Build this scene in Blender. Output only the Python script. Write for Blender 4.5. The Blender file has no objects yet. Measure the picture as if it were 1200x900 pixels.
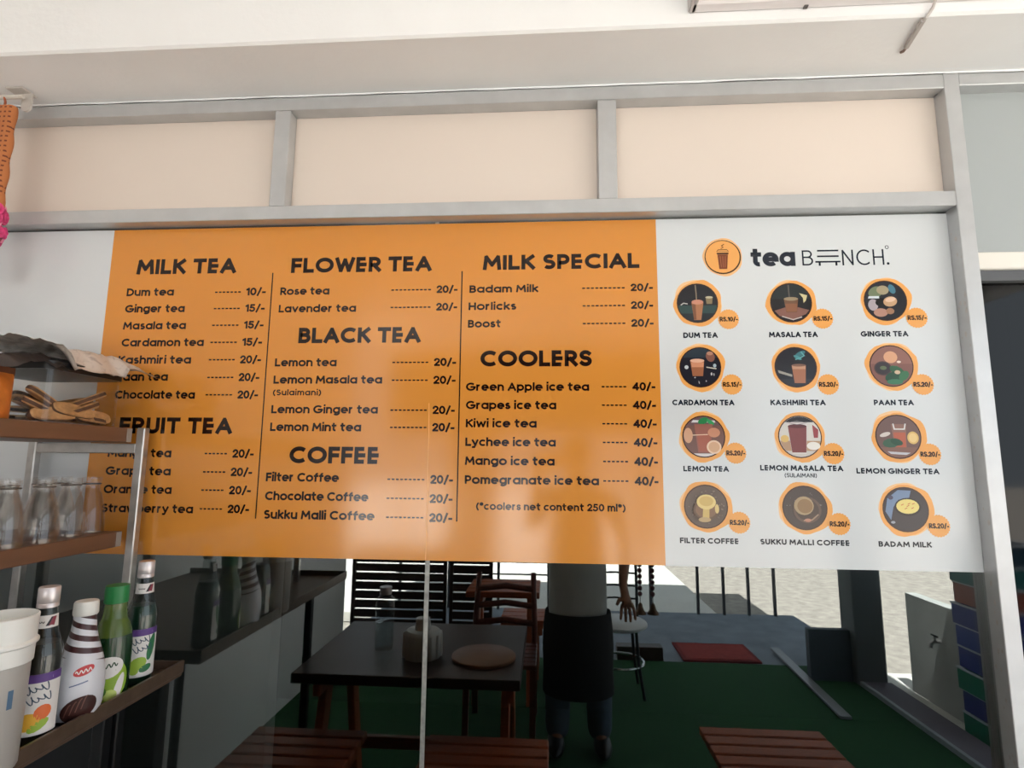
import bpy, bmesh, math, random
from mathutils import Vector, Matrix

random.seed(7)
SC = bpy.context.scene
COL = SC.collection
PI = math.pi

# ------------------------------------------------------------------ camera, sky, sun, exposure
cam_data = bpy.data.cameras.new('camera')
cam = bpy.data.objects.new('camera', cam_data)
COL.objects.link(cam)
SC.camera = cam
cam_data.sensor_fit = 'HORIZONTAL'
cam_data.sensor_width = 36.0
cam_data.lens = 36.0 * 645.0 / 1200.0
cam_data.clip_start = 0.01
FWD = Vector((-0.065919, 0.98831094, 0.13746335))
RGT = Vector((0.99782475, 0.06538254, 0.00841921))
UPV = Vector((0.00066691, -0.13771932, 0.99047107))
cam.matrix_world = Matrix(((RGT.x, UPV.x, -FWD.x, 0.0), (RGT.y, UPV.y, -FWD.y, -1.45),
                           (RGT.z, UPV.z, -FWD.z, 1.6), (0, 0, 0, 1)))

world = bpy.data.worlds.new('sky')
SC.world = world
world.use_nodes = True
wn = world.node_tree
bgn = wn.nodes['Background']
bgn.inputs['Color'].default_value = (0.80, 0.90, 1.0, 1)
SKY_STRENGTH = 3.4
bgn.inputs['Strength'].default_value = SKY_STRENGTH

sun_data = bpy.data.lights.new('sun', 'SUN')
sun_data.energy = 46.0
sun_data.angle = 0.009
sun_data.color = (1.0, 0.99, 0.98)
sun = bpy.data.objects.new('sun', sun_data)
COL.objects.link(sun)
sun.rotation_euler = (math.radians(-20), math.radians(-3), 0)   # high sun, from behind the porch

SC.view_settings.view_transform = 'Standard'
SC.view_settings.look = 'None'
SC.view_settings.exposure = -0.75
SC.view_settings.gamma = 1.0
SC.view_settings.use_curve_mapping = False
SC.cycles.use_denoising = True
SC.cycles.max_bounces = 14
SC.cycles.diffuse_bounces = 6
SC.cycles.glossy_bounces = 6
SC.cycles.transparent_max_bounces = 24
SC.cycles.transmission_bounces = 8
SC.cycles.caustics_reflective = False
SC.cycles.caustics_refractive = False
SC.cycles.sample_clamp_indirect = 8.0

# ------------------------------------------------------------------ materials
def lin(c):
    out = []
    for v in c[:3]:
        v = v / 255.0
        out.append(v / 12.92 if v <= 0.04045 else ((v + 0.055) / 1.055) ** 2.4)
    return (out[0], out[1], out[2], 1.0)

MATS = {}
def mat(name, rgb, rough=0.6, metal=0.0, spec=0.5, noise=None, bump=None, coat=0.0):
    """principled material; noise = (scale, amount) varies the colour, bump = (scale, strength)"""
    if name in MATS:
        return MATS[name]
    m = bpy.data.materials.new(name)
    m.use_nodes = True
    nt = m.node_tree
    b = nt.nodes['Principled BSDF']
    b.inputs['Base Color'].default_value = lin(rgb)
    b.inputs['Roughness'].default_value = rough
    b.inputs['Metallic'].default_value = metal
    b.inputs['Specular IOR Level'].default_value = spec
    b.inputs['Coat Weight'].default_value = coat
    if noise or bump:
        tc = nt.nodes.new('ShaderNodeTexCoord')
    if noise:
        n = nt.nodes.new('ShaderNodeTexNoise')
        n.inputs['Scale'].default_value = noise[0]
        n.inputs['Detail'].default_value = 6
        nt.links.new(tc.outputs['Object'], n.inputs['Vector'])
        if len(noise) > 2:
            mp = nt.nodes.new('ShaderNodeMapping')
            mp.inputs['Scale'].default_value = noise[2]
            nt.links.new(tc.outputs['Object'], mp.inputs['Vector'])
            nt.links.new(mp.outputs['Vector'], n.inputs['Vector'])
        r = nt.nodes.new('ShaderNodeValToRGB')
        c = lin(rgb)
        a = noise[1]
        r.color_ramp.elements[0].position = 0.3
        r.color_ramp.elements[1].position = 0.7
        r.color_ramp.elements[0].color = tuple(max(0, v * (1 - a)) for v in c[:3]) + (1,)
        r.color_ramp.elements[1].color = tuple(min(1, v * (1 + a)) for v in c[:3]) + (1,)
        nt.links.new(n.outputs['Fac'], r.inputs['Fac'])
        nt.links.new(r.outputs['Color'], b.inputs['Base Color'])
    if bump:
        n2 = nt.nodes.new('ShaderNodeTexNoise')
        n2.inputs['Scale'].default_value = bump[0]
        n2.inputs['Detail'].default_value = 4
        nt.links.new(tc.outputs['Object'], n2.inputs['Vector'])
        bp = nt.nodes.new('ShaderNodeBump')
        bp.inputs['Strength'].default_value = bump[1]
        bp.inputs['Distance'].default_value = 0.01
        nt.links.new(n2.outputs['Fac'], bp.inputs['Height'])
        nt.links.new(bp.outputs['Normal'], b.inputs['Normal'])
    MATS[name] = m
    return m

def flat(rgb, rough=0.11):
    """printed ink of one colour on glossy vinyl"""
    return mat('print_%02x%02x%02x' % tuple(int(v) for v in rgb), rgb, rough, spec=0.38)

def glass_mat(name, tint, ior, rough=0.0, gloss=(1, 1, 1)):
    """clear sheet or thin-walled glass: fresnel reflection over a tinted see-through"""
    if name in MATS:
        return MATS[name]
    m = bpy.data.materials.new(name)
    m.use_nodes = True
    nt = m.node_tree
    nt.nodes.remove(nt.nodes['Principled BSDF'])
    out = nt.nodes['Material Output']
    fr = nt.nodes.new('ShaderNodeFresnel')
    ge = nt.nodes.new('ShaderNodeNewGeometry')          # same reflection from either side of the sheet
    mi = nt.nodes.new('ShaderNodeMapRange')
    mi.inputs['To Min'].default_value = ior
    mi.inputs['To Max'].default_value = 1.0 / ior
    nt.links.new(ge.outputs['Backfacing'], mi.inputs['Value'])
    nt.links.new(mi.outputs['Result'], fr.inputs['IOR'])
    tr = nt.nodes.new('ShaderNodeBsdfTransparent')
    tr.inputs['Color'].default_value = tuple(tint) + (1,)
    gl = nt.nodes.new('ShaderNodeBsdfGlossy')
    gl.inputs['Roughness'].default_value = rough
    gl.inputs['Color'].default_value = tuple(gloss) + (1,)
    mx = nt.nodes.new('ShaderNodeMixShader')
    nt.links.new(fr.outputs['Fac'], mx.inputs['Fac'])
    nt.links.new(tr.outputs['BSDF'], mx.inputs[1])
    nt.links.new(gl.outputs['BSDF'], mx.inputs[2])
    nt.links.new(mx.outputs['Shader'], out.inputs['Surface'])
    MATS[name] = m
    return m

M_WALL = mat('white_plaster', (238, 238, 238), 0.85, noise=(3, 0.03), bump=(60, 0.08))
M_SOFFIT = mat('soffit_paint', (186, 184, 184), 0.85, noise=(2, 0.03))
M_ALU = mat('grey_aluminium', (192, 193, 194), 0.36, metal=0.45, noise=(14, 0.06))
M_ALU_WORN = mat('worn_aluminium', (190, 184, 180), 0.5, metal=0.2, noise=(70, 0.13))
M_CAULK = mat('white_caulk', (235, 238, 240), 0.5)
M_PEACH = mat('peach_laminate', (222, 209, 198), 0.5, noise=(1.5, 0.02))
M_WHITEV = mat('white_vinyl', (211, 215, 218), 0.12, spec=0.5)
M_ORANGE = mat('orange_vinyl', (215, 141, 56), 0.12, spec=0.55)
M_INK = flat((30, 12, 6))
M_NAVY = flat((22, 30, 44))
M_GLASS = glass_mat('tinted_window_glass', (0.46, 0.48, 0.47), 2.25, 0.0, (0.93, 0.98, 0.96))
M_STEEL = mat('brushed_steel', (186, 183, 180), 0.3, metal=0.85, noise=(40, 0.1))
M_SHELF = mat('brown_laminate', (108, 76, 56), 0.45, noise=(40, 0.12, (1, 0.1, 1)))
M_TRAY = mat('dark_tray_metal', (92, 74, 62), 0.4, metal=0.2, noise=(30, 0.15))
M_BLACK = mat('black_enamel', (16, 16, 17), 0.4)
M_CLEAR = glass_mat('clear_glass', (0.97, 0.98, 0.975), 1.45)
M_TUMBLER = glass_mat('tumbler_glass', (0.925, 0.915, 0.905), 1.45)
M_PLASTIC = mat('white_plastic', (228, 228, 224), 0.35)
M_OWOOD = mat('orange_teak', (160, 80, 42), 0.45, noise=(22, 0.25, (1, 8, 8)))
M_DWOOD = mat('dark_stained_wood', (54, 34, 27), 0.4, noise=(16, 0.3, (1, 8, 8)))
M_GREEN = mat('green_carpet', (22, 74, 38), 0.95, noise=(90, 0.45), bump=(300, 0.5))
M_CONC = mat('grey_concrete', (128, 138, 150), 0.8, noise=(5, 0.18))
M_GRAVEL = mat('sandy_gravel', (168, 160, 150), 0.95, noise=(9, 0.22), bump=(30, 0.6))
M_SLAB = mat('pale_slab', (226, 222, 214), 0.85, noise=(2, 0.05))

# ------------------------------------------------------------------ mesh builder
class MB:
    def __init__(s):
        s.v = []; s.f = []; s.m = []; s.mats = []
    def mi(s, m):
        if m not in s.mats:
            s.mats.append(m)
        return s.mats.index(m)
    def add(s, vs, fs, m):
        o = len(s.v); k = s.mi(m)
        s.v += [tuple(p) for p in vs]
        for f in fs:
            s.f.append(tuple(i + o for i in f)); s.m.append(k)
        return s
    def box(s, x0, x1, y0, y1, z0, z1, m, bev=0.0, rot=None, seg=1):
        bm = bmesh.new()
        bmesh.ops.create_cube(bm, size=1.0)
        sx, sy, sz = x1 - x0, y1 - y0, z1 - z0
        for v in bm.verts:
            v.co = Vector((v.co.x * sx, v.co.y * sy, v.co.z * sz))
        if bev > 0:
            bmesh.ops.bevel(bm, geom=list(bm.edges), offset=min(bev, 0.45 * min(abs(sx), abs(sy), abs(sz))),
                            segments=seg, affect='EDGES', profile=0.5)
        c = Vector(((x0 + x1) / 2, (y0 + y1) / 2, (z0 + z1) / 2))
        bm.verts.ensure_lookup_table()
        for i, v in enumerate(bm.verts):
            v.index = i
        R = rot.to_3x3() if rot is not None else Matrix.Identity(3)
        s.add([c + R @ v.co for v in bm.verts], [[v.index for v in f.verts] for f in bm.faces], m)
        bm.free()
        return s
    def bar(s, a, b, w, h, m, bev=0.002):
        """rectangular bar from a to b, w across (horizontal), h the other way"""
        a, b = Vector(a), Vector(b)
        d = (b - a); L = d.length; d.normalize()
        up = Vector((0, 0, 1)) if abs(d.z) < 0.95 else Vector((0, 1, 0))
        x = d.cross(up).normalized(); z = x.cross(d)
        R = Matrix((x, d, z)).transposed()
        c = (a + b) / 2
        s.box(c.x - w / 2, c.x + w / 2, c.y - L / 2, c.y + L / 2, c.z - h / 2, c.z + h / 2, m, bev, R)
        return s
    def lathe(s, prof, m, c=(0, 0, 0), seg=32, sx=1.0, sy=1.0, cap=True):
        """prof: list of (r, z) or (r, z, material)"""
        n = len(prof); o = len(s.v)
        for p in prof:
            for k in range(seg):
                a = 2 * PI * k / seg
                s.v.append((c[0] + p[0] * sx * math.cos(a), c[1] + p[0] * sy * math.sin(a), c[2] + p[1]))
        for i in range(n - 1):
            mm = s.mi(prof[i][2] if len(prof[i]) > 2 else m)
            for k in range(seg):
                k2 = (k + 1) % seg
                s.f.append((o + i * seg + k, o + i * seg + k2, o + (i + 1) * seg + k2, o + (i + 1) * seg + k)); s.m.append(mm)
        if cap:
            s.f.append(tuple(o + k for k in range(seg))[::-1]); s.m.append(s.mi(prof[0][2] if len(prof[0]) > 2 else m))
            s.f.append(tuple(o + (n - 1) * seg + k for k in range(seg))); s.m.append(s.mi(prof[-2][2] if len(prof[-2]) > 2 else m))
        return s
    def tube(s, pts, r, m, seg=8, closed=False):
        pts = [Vector(p) for p in pts]; n = len(pts); o = len(s.v)
        prev = None
        for i, p in enumerate(pts):
            if closed:
                d = pts[(i + 1) % n] - pts[i - 1]
            else:
                d = pts[min(i + 1, n - 1)] - pts[max(i - 1, 0)]
            d.normalize()
            if prev is None:
                u = d.orthogonal().normalized()
            else:
                u = (prev - d * prev.dot(d)).normalized()
            prev = u
            w = d.cross(u)
            rr = r[i] if isinstance(r, (list, tuple)) else r
            for k in range(seg):
                a = 2 * PI * k / seg
                s.v.append(tuple(p + (u * math.cos(a) + w * math.sin(a)) * rr))
        mm = s.mi(m)
        for i in range(n if closed else n - 1):
            j = (i + 1) % n
            for k in range(seg):
                k2 = (k + 1) % seg
                s.f.append((o + i * seg + k, o + i * seg + k2, o + j * seg + k2, o + j * seg + k)); s.m.append(mm)
        if not closed:
            s.f.append(tuple(o + k for k in range(seg))[::-1]); s.m.append(mm)
            s.f.append(tuple(o + (n - 1) * seg + k for k in range(seg))); s.m.append(mm)
        return s
    def ball(s, c, r, m, seg=12, rings=8):
        rx, ry, rz = r if isinstance(r, (tuple, list)) else (r, r, r)
        o = len(s.v); mm = s.mi(m)
        for i in range(1, rings):
            t = PI * i / rings
            for k in range(seg):
                a = 2 * PI * k / seg
                s.v.append((c[0] + rx * math.sin(t) * math.cos(a), c[1] + ry * math.sin(t) * math.sin(a), c[2] - rz * math.cos(t)))
        b = len(s.v); s.v.append((c[0], c[1], c[2] - rz)); s.v.append((c[0], c[1], c[2] + rz))
        for i in range(rings - 2):
            for k in range(seg):
                k2 = (k + 1) % seg
                s.f.append((o + i * seg + k, o + i * seg + k2, o + (i + 1) * seg + k2, o + (i + 1) * seg + k)); s.m.append(mm)
        for k in range(seg):
            k2 = (k + 1) % seg
            s.f.append((b, o + k2, o + k)); s.m.append(mm)
            s.f.append((b + 1, o + (rings - 2) * seg + k, o + (rings - 2) * seg + k2)); s.m.append(mm)
        return s
    def poly(s, pts, y, m):
        """flat print in the x-z plane facing -y"""
        a = sum(pts[i - 1][0] * pts[i][1] - pts[i][0] * pts[i - 1][1] for i in range(len(pts)))
        if a < 0:
            pts = pts[::-1]
        return s.add([(p[0], y, p[1]) for p in pts], [tuple(range(len(pts)))], m)
    def build(s, name, parent=None, smooth=False, world=True, angle=40):
        me = bpy.data.meshes.new(name)
        off = Vector((0, 0, 0))
        if parent is not None and world:
            p = parent
            while p is not None:
                off += p.location; p = p.parent
        me.from_pydata([tuple(Vector(v) - off) for v in s.v], [], s.f)
        for m in s.mats:
            me.materials.append(m)
        me.polygons.foreach_set('material_index', s.m)
        if smooth:
            me.polygons.foreach_set('use_smooth', [True] * len(s.f))
            me.set_sharp_from_angle(angle=math.radians(angle))
        me.update()
        o = bpy.data.objects.new(name, me)
        COL.objects.link(o)
        if parent is not None:
            o.parent = parent
        return o

def tag(o, label=None, cat=None, group=None, kind=None):
    if label: o['label'] = label
    if cat: o['category'] = cat
    if group: o['group'] = group
    if kind: o['kind'] = kind
    return o

def thing(name, label, cat, loc=(0, 0, 0), group=None):
    o = bpy.data.objects.new(name, None)
    COL.objects.link(o)
    o.location = loc
    o.empty_display_size = 0.05
    return tag(o, label, cat, group)

def struct(o):
    o['kind'] = 'structure'
    return o

def copy_thing(o, loc, label=None, parent=None):
    c = o.copy(); COL.objects.link(c)
    if parent is not None:
        c.parent = parent
    else:
        c.location = loc
    if label: c['label'] = label
    for ch in list(o.children):
        copy_thing(ch, None, None, c)
    return c

# ------------------------------------------------------------------ lettering: a geometric sans drawn with strokes
def arc(cx, cy, rx, ry, d0, d1):
    n = max(3, int(abs(d1 - d0) / 14) + 1)
    return [(cx + rx * math.cos(math.radians(d0 + (d1 - d0) * i / n)), cy + ry * math.sin(math.radians(d0 + (d1 - d0) * i / n))) for i in range(n + 1)]

X = 0.73     # x-height
GL = {
 'A': (.74, [[(0, 0), (.37, 1), (.74, 0)], [(.2, .3), (.54, .3)]]),
 'B': (.53, [[(.27, 1), (0, 1), (0, 0), (.28, 0)] + arc(.28, .27, .25, .27, -90, 90) + [(0, .54)], [(.27, 1)] + arc(.27, .77, .21, .23, 90, -90)]),
 'C': (.76, [arc(.46, .5, .46, .5, 46, 314)]),
 'D': (.66, [[(.22, 1), (0, 1), (0, 0), (.22, 0)] + arc(.22, .5, .44, .5, -90, 90)]),
 'E': (.46, [[(.46, 1), (0, 1), (0, 0), (.46, 0)], [(0, .5), (.42, .5)]]),
 'F': (.45, [[(.45, 1), (0, 1), (0, 0)], [(0, .48), (.41, .48)]]),
 'G': (.9, [arc(.46, .5, .46, .5, 44, 352), [(.52, .46), (.84, .46)]]),
 'H': (.6, [[(0, 0), (0, 1)], [(.6, 0), (.6, 1)], [(0, .5), (.6, .5)]]),
 'I': (0, [[(0, 0), (0, 1)]]),
 'K': (.57, [[(0, 0), (0, 1)], [(.54, 1), (.03, .47)], [(.17, .6), (.57, 0)]]),
 'L': (.44, [[(0, 1), (0, 0), (.44, 0)]]),
 'M': (.86, [[(0, 0), (.08, 1), (.43, .3), (.78, 1), (.86, 0)]]),
 'N': (.62, [[(0, 0), (0, 1), (.62, 0), (.62, 1)]]),
 'O': (.92, [arc(.46, .5, .46, .5, 0, 360)]),
 'P': (.5, [[(0, 0), (0, 1), (.25, 1)] + arc(.25, .7, .25, .3, 90, -90) + [(0, .4)]]),
 'R': (.54, [[(0, 0), (0, 1), (.25, 1)] + arc(.25, .72, .26, .28, 90, -90) + [(0, .44)], [(.22, .44), (.54, 0)]]),
 'S': (.52, [arc(.27, .76, .24, .24, 35, 265) + arc(.26, .26, .26, .26, 85, -145)]),
 'T': (.6, [[(0, 1), (.6, 1)], [(.3, 0), (.3, 1)]]),
 'U': (.58, [[(0, 1), (0, .3)] + arc(.29, .3, .29, .3, 180, 360) + [(.58, 1)]]),
 'W': (1.0, [[(0, 1), (.25, 0), (.5, .92), (.75, 0), (1, 1)]]),
 'a': (.62, [arc(.31, X / 2, .31, X / 2, 0, 360), [(.62, 0), (.62, X)]]),
 'b': (.62, [[(0, 0), (0, 1.06)], arc(.31, X / 2, .31, X / 2, 0, 360)]),
 'c': (.53, [arc(.33, X / 2, .33, X / 2, 48, 312)]),
 'd': (.62, [arc(.31, X / 2, .31, X / 2, 0, 360), [(.62, 0), (.62, 1.06)]]),
 'e': (.64, [[(.1, X / 2), (.55, X / 2)], arc(.32, X / 2, .32, X / 2, -6, 312)]),
 'f': (.34, [[(.12, 0), (.12, .8)] + arc(.34, .8, .22, .24, 180, 82), [(0, X - .03), (.34, X - .03)]]),
 'g': (.62, [arc(.31, X / 2, .31, X / 2, 0, 360), [(.62, X), (.62, -.02)] + arc(.32, -.02, .3, .3, 0, -145)]),
 'h': (.52, [[(0, 0), (0, 1.06)], arc(.26, .44, .26, X - .44, 180, 0) + [(.52, 0)]]),
 'i': (0, [[(0, 0), (0, X)], [(0, 1.135), (0, 1.14)]]),
 'k': (.46, [[(0, 0), (0, 1.06)], [(.44, X), (.02, .34)], [(.14, .44), (.46, 0)]]),
 'l': (0, [[(0, 0), (0, 1.06)]]),
 'm': (.86, [[(0, 0), (0, X)], arc(.215, .46, .215, X - .46, 180, 0) + [(.43, 0)], arc(.645, .46, .215, X - .46, 180, 0) + [(.86, 0)]]),
 'n': (.52, [[(0, 0), (0, X)], arc(.26, .44, .26, X - .44, 180, 0) + [(.52, 0)]]),
 'o': (.66, [arc(.33, X / 2, .33, X / 2, 0, 360)]),
 'p': (.62, [[(0, -.3), (0, X)], arc(.31, X / 2, .31, X / 2, 0, 360)]),
 'r': (.3, [[(0, 0), (0, X)], arc(.26, .4, .26, X - .4, 180, 80)]),
 's': (.4, [arc(.21, .55, .18, .18, 35, 262) + arc(.2, .19, .2, .19, 82, -148)]),
 't': (.36, [[(.13, 1), (.13, .22)] + arc(.33, .22, .2, .22, 180, 282), [(0, X), (.34, X)]]),
 'u': (.52, [[(0, X), (0, .28)] + arc(.26, .28, .26, .28, 180, 360), [(.52, 0), (.52, X)]]),
 'v': (.54, [[(0, X), (.27, 0), (.54, X)]]),
 'w': (.86, [[(0, X), (.2, 0), (.43, X - .06), (.66, 0), (.86, X)]]),
 'y': (.54, [[(0, X), (.28, .03)], [(.54, X), (.2, -.3), (.04, -.3)]]),
 '0': (.56, [arc(.28, .5, .28, .5, 0, 360)]),
 '1': (.22, [[(0, .82), (.22, 1), (.22, 0)]]),
 '2': (.5, [arc(.25, .73, .25, .27, 165, -38) + [(0, 0), (.52, 0)]]),
 '4': (.6, [[(.46, 0), (.46, 1), (0, .26), (.62, .26)]]),
 '5': (.5, [[(.46, 1), (.1, 1), (.05, .56)] + arc(.23, .31, .27, .31, 125, -150)]),
 '/': (.36, [[(0, -.12), (.36, 1.06)]]),
 '-': (.24, [[(0, .36), (.24, .36)]]),
 '.': (0, [[(0, -.02), (0, .1)]]),
 '(': (.2, [arc(.5, .42, .5, .72, 130, 230)]),
 ')': (.2, [arc(-.3, .42, .5, .72, 50, -50)]),
 '*': (.3, [[(.15, .68), (.15, 1.04)], [(0, .77), (.3, .95)], [(0, .95), (.3, .77)]]),
}

def stroke(mb, pts, w, y, m):
    """constant-width ribbon along pts in the x-z plane, mitred at its corners"""
    closed = len(pts) > 3 and abs(pts[0][0] - pts[-1][0]) < 1e-6 and abs(pts[0][1] - pts[-1][1]) < 1e-6
    p = [Vector(q) for q in pts]
    q = [p[0]]
    for k in p[1:]:
        if (k - q[-1]).length > 1e-6:
            q.append(k)
    p = q
    if closed:
        p = p[:-1] if (p[0] - p[-1]).length < 1e-6 else p
    n = len(p)
    L = []; Rr = []
    for i in range(n):
        a = p[i - 1] if (i > 0 or closed) else None
        b = p[(i + 1) % n] if (i < n - 1 or closed) else None
        d0 = (p[i] - a).normalized() if a is not None else None
        d1 = (b - p[i]).normalized() if b is not None else None
        if d0 is None: d0 = d1
        if d1 is None: d1 = d0
        n0 = Vector((-d0.y, d0.x)); n1 = Vector((-d1.y, d1.x))
        t = n0 + n1
        if t.length < 0.35:
            t = n0.copy(); k = 1.0
        else:
            t.normalize(); k = 1.0 / t.dot(n0) if t.dot(n0) > 0.62 else 1.12
        L.append(p[i] + t * (w / 2 * k)); Rr.append(p[i] - t * (w / 2 * k))
    vs = [(v.x, y, v.y) for v in L] + [(v.x, y, v.y) for v in Rr]
    fs = []
    for i in range(n if closed else n - 1):
        j = (i + 1) % n
        fs.append((i, n + i, n + j, j))
    mb.add(vs, fs, m)

def text_width(s, wt, gap, space):
    x = 0
    for i, ch in enumerate(s):
        if ch == ' ':
            x += space
        else:
            x += GL[ch][0] + wt + gap
    return x - gap

def pieces(st):
    """split a pen stroke at its sharp corners: (points, reach at start, reach at end)"""
    out = []; cur = [st[0]]; e0 = 0.48
    for i in range(1, len(st)):
        cur.append(st[i])
        if i < len(st) - 1:
            a = (Vector(st[i]) - Vector(st[i - 1])); b = (Vector(st[i + 1]) - Vector(st[i]))
            if a.length > 1e-6 and b.length > 1e-6 and a.normalized().dot(b.normalized()) < -0.2:
                out.append((cur, e0, 0.36)); cur = [st[i]]; e0 = 0.36
    out.append((cur, e0, 0.48))
    return out

def write(mb, s, x0, x1, z, cap, y, m, wt=0.2, gap=None):
    """lettering s filling x0..x1 on baseline z with capitals cap high"""
    gap = 0.1 if gap is None else gap
    space = 0.36
    W = text_width(s, wt, gap, space)
    k = (x1 - x0) / W                       # width scale, cap stays the height scale
    w = wt * cap
    x = 0; q = 0
    for ch in s:
        if ch == ' ':
            x += space; continue
        gw, strokes = GL[ch]
        for st, e0, e1 in [pc for st in strokes for pc in pieces(st)]:
            q = (q + 1) % 4; pts = []
            for (px, py) in st:
                gx = x0 + (x + wt / 2 + px) * k
                gz = z + cap * (wt / 2 + py * (1 - wt))
                pts.append((gx, gz))
            # open strokes reach the letter's edge with their square ends
            cl = len(pts) > 3 and abs(pts[0][0] - pts[-1][0]) < 1e-9 and abs(pts[0][1] - pts[-1][1]) < 1e-9
            if not cl:
                for e, f, ex in ((0, 1, e0), (-1, -2, e1)):
                    d = Vector(pts[e]) - Vector(pts[f])
                    if d.length > 1e-9:
                        d = d.normalized() * (w * ex)
                        if abs(d.x) < abs(d.y) * 1.2 or len(pts) <= 3:
                            pts[e] = (pts[e][0] + d.x, pts[e][1] + d.y)
            stroke(mb, pts, w, y - q * 0.00004, m)      # ink layers never lie in one plane
        x += gw + wt + gap

# ------------------------------------------------------------------ menu layout, metres on the glass plane: text, left x, right x, baseline z, capital height
HEADINGS = [('MILK TEA', -1.1807, -0.8841, 2.1195, 0.0448),
 ('FRUIT TEA', -1.1829, -0.8594, 1.6647, 0.0445),
 ('FLOWER TEA', -0.7235, -0.3226, 2.1173, 0.0438),
 ('BLACK TEA', -0.6894, -0.3474, 1.9155, 0.0437),
 ('COFFEE', -0.6939, -0.4477, 1.5876, 0.0448),
 ('MILK SPECIAL', -0.18, 0.2462, 2.1177, 0.0425),
 ('COOLERS', -0.1822, 0.1152, 1.8488, 0.0436)]
ITEMS = [(('Dum tea', -1.2034, -1.0621, 2.0556, 0.0227), (7, -0.8495, -0.7921, 2.0537, 0.0224, -0.9406, '10/-')),
 (('Ginger tea', -1.2029, -1.0254, 2.0071, 0.0225), (7, -0.8485, -0.7919, 2.006, 0.0222, -0.94, '15/-')),
 (('Masala tea', -1.2033, -1.0171, 1.9579, 0.0223), (7, -0.8485, -0.7918, 1.958, 0.022, -0.9408, '15/-')),
 (('Cardamon tea', -1.2024, -0.9607, 1.9089, 0.0225), (7, -0.8496, -0.7924, 1.909, 0.0223, -0.9417, '15/-')),
 (('Kashmiri tea', -1.2067, -0.993, 1.8593, 0.0228), (7, -0.8516, -0.792, 1.8594, 0.0226, -0.9416, '20/-')),
 (('Paan tea', -1.2063, -1.0559, 1.811, 0.0232), (7, -0.8516, -0.7932, 1.8098, 0.0228, -0.9421, '20/-')),
 (('Chocolate tea', -1.2051, -0.9731, 1.7608, 0.0229), (7, -0.8511, -0.7935, 1.7615, 0.0226, -0.9428, '20/-')),
 (('Mango tea', -1.2078, -1.0254, 1.6002, 0.0232), (6, -0.8526, -0.7935, 1.6008, 0.0229, -0.9309, '20/-')),
 (('Grape tea', -1.2084, -1.0222, 1.5516, 0.023), (6, -0.8534, -0.794, 1.5518, 0.0227, -0.9314, '20/-')),
 (('Orange tea', -1.2085, -1.015, 1.5023, 0.0228), (6, -0.8542, -0.7942, 1.5036, 0.0225, -0.9318, '20/-')),
 (('Strawberry tea', -1.2089, -0.9499, 1.4521, 0.0225), (6, -0.854, -0.7951, 1.4544, 0.0223, -0.9322, '20/-')),
 (('Rose tea', -0.7503, -0.6089, 2.0535, 0.022), (10, -0.3068, -0.2487, 2.0542, 0.0216, -0.4333, '20/-')),
 (('Lavender tea', -0.7516, -0.5306, 2.0033, 0.0218), (10, -0.3066, -0.2486, 2.0047, 0.0214, -0.4337, '20/-')),
 (('Lemon tea', -0.7517, -0.5774, 1.8506, 0.0224), (9, -0.3082, -0.2481, 1.8506, 0.022, -0.4224, '20/-')),
 (('Lemon Masala tea', -0.7525, -0.4487, 1.8027, 0.0224), (9, -0.3084, -0.2482, 1.8018, 0.022, -0.4224, '20/-')),
 (('Lemon Ginger tea', -0.753, -0.4571, 1.7213, 0.0225), (9, -0.3084, -0.2486, 1.7207, 0.0222, -0.4229, '20/-')),
 (('Lemon Mint tea', -0.7529, -0.5007, 1.6733, 0.0228), (9, -0.308, -0.2485, 1.6744, 0.0224, -0.4225, '20/-')),
 (('Filter Coffee', -0.7547, -0.5548, 1.5392, 0.0231), (9, -0.3091, -0.2494, 1.5376, 0.0227, -0.4239, '20/-')),
 (('Chocolate Coffee', -0.7536, -0.4729, 1.4898, 0.0229), (9, -0.3095, -0.2492, 1.4884, 0.0225, -0.4242, '20/-')),
 (('Sukku Malli Coffee', -0.7541, -0.4543, 1.4413, 0.0229), (9, -0.3089, -0.2489, 1.4398, 0.0225, -0.4236, '20/-')),
 (('Badam Milk', -0.2161, -0.0267, 2.0535, 0.0212), (10, 0.221, 0.2798, 2.0531, 0.0209, 0.0916, '20/-')),
 (('Horlicks', -0.2175, -0.0863, 2.0049, 0.0213), (10, 0.2209, 0.2794, 2.0042, 0.0209, 0.0923, '20/-')),
 (('Boost', -0.218, -0.1281, 1.956, 0.0214), (10, 0.2207, 0.2794, 1.9551, 0.021, 0.0923, '20/-')),
 (('Green Apple ice tea', -0.2201, 0.1075, 1.7831, 0.022), (6, 0.2198, 0.2793, 1.7841, 0.0217, 0.1399, '40/-')),
 (('Grapes ice tea', -0.2191, 0.021, 1.7341, 0.022), (6, 0.2198, 0.2795, 1.7352, 0.0217, 0.1403, '40/-')),
 (('Kiwi ice tea', -0.2186, -0.0305, 1.6857, 0.0221), (6, 0.2199, 0.28, 1.6867, 0.0217, 0.1407, '40/-')),
 (('Lychee ice tea', -0.2188, 0.0194, 1.6366, 0.0221), (6, 0.2201, 0.2804, 1.6383, 0.0217, 0.1409, '40/-')),
 (('Mango ice tea', -0.2189, 0.0162, 1.5874, 0.0221), (6, 0.2204, 0.2805, 1.5892, 0.0218, 0.1411, '40/-')),
 (('Pomegranate ice tea', -0.2183, 0.13, 1.5384, 0.0221), (6, 0.2204, 0.2805, 1.5396, 0.0218, 0.1408, '40/-'))]
NOTES = [('(Sulaimani)', -0.7517, -0.6161, 1.7706, 0.016), ('(*coolers net content 250 ml*)', -0.1871, 0.196, 1.4729, 0.0185)]
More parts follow.
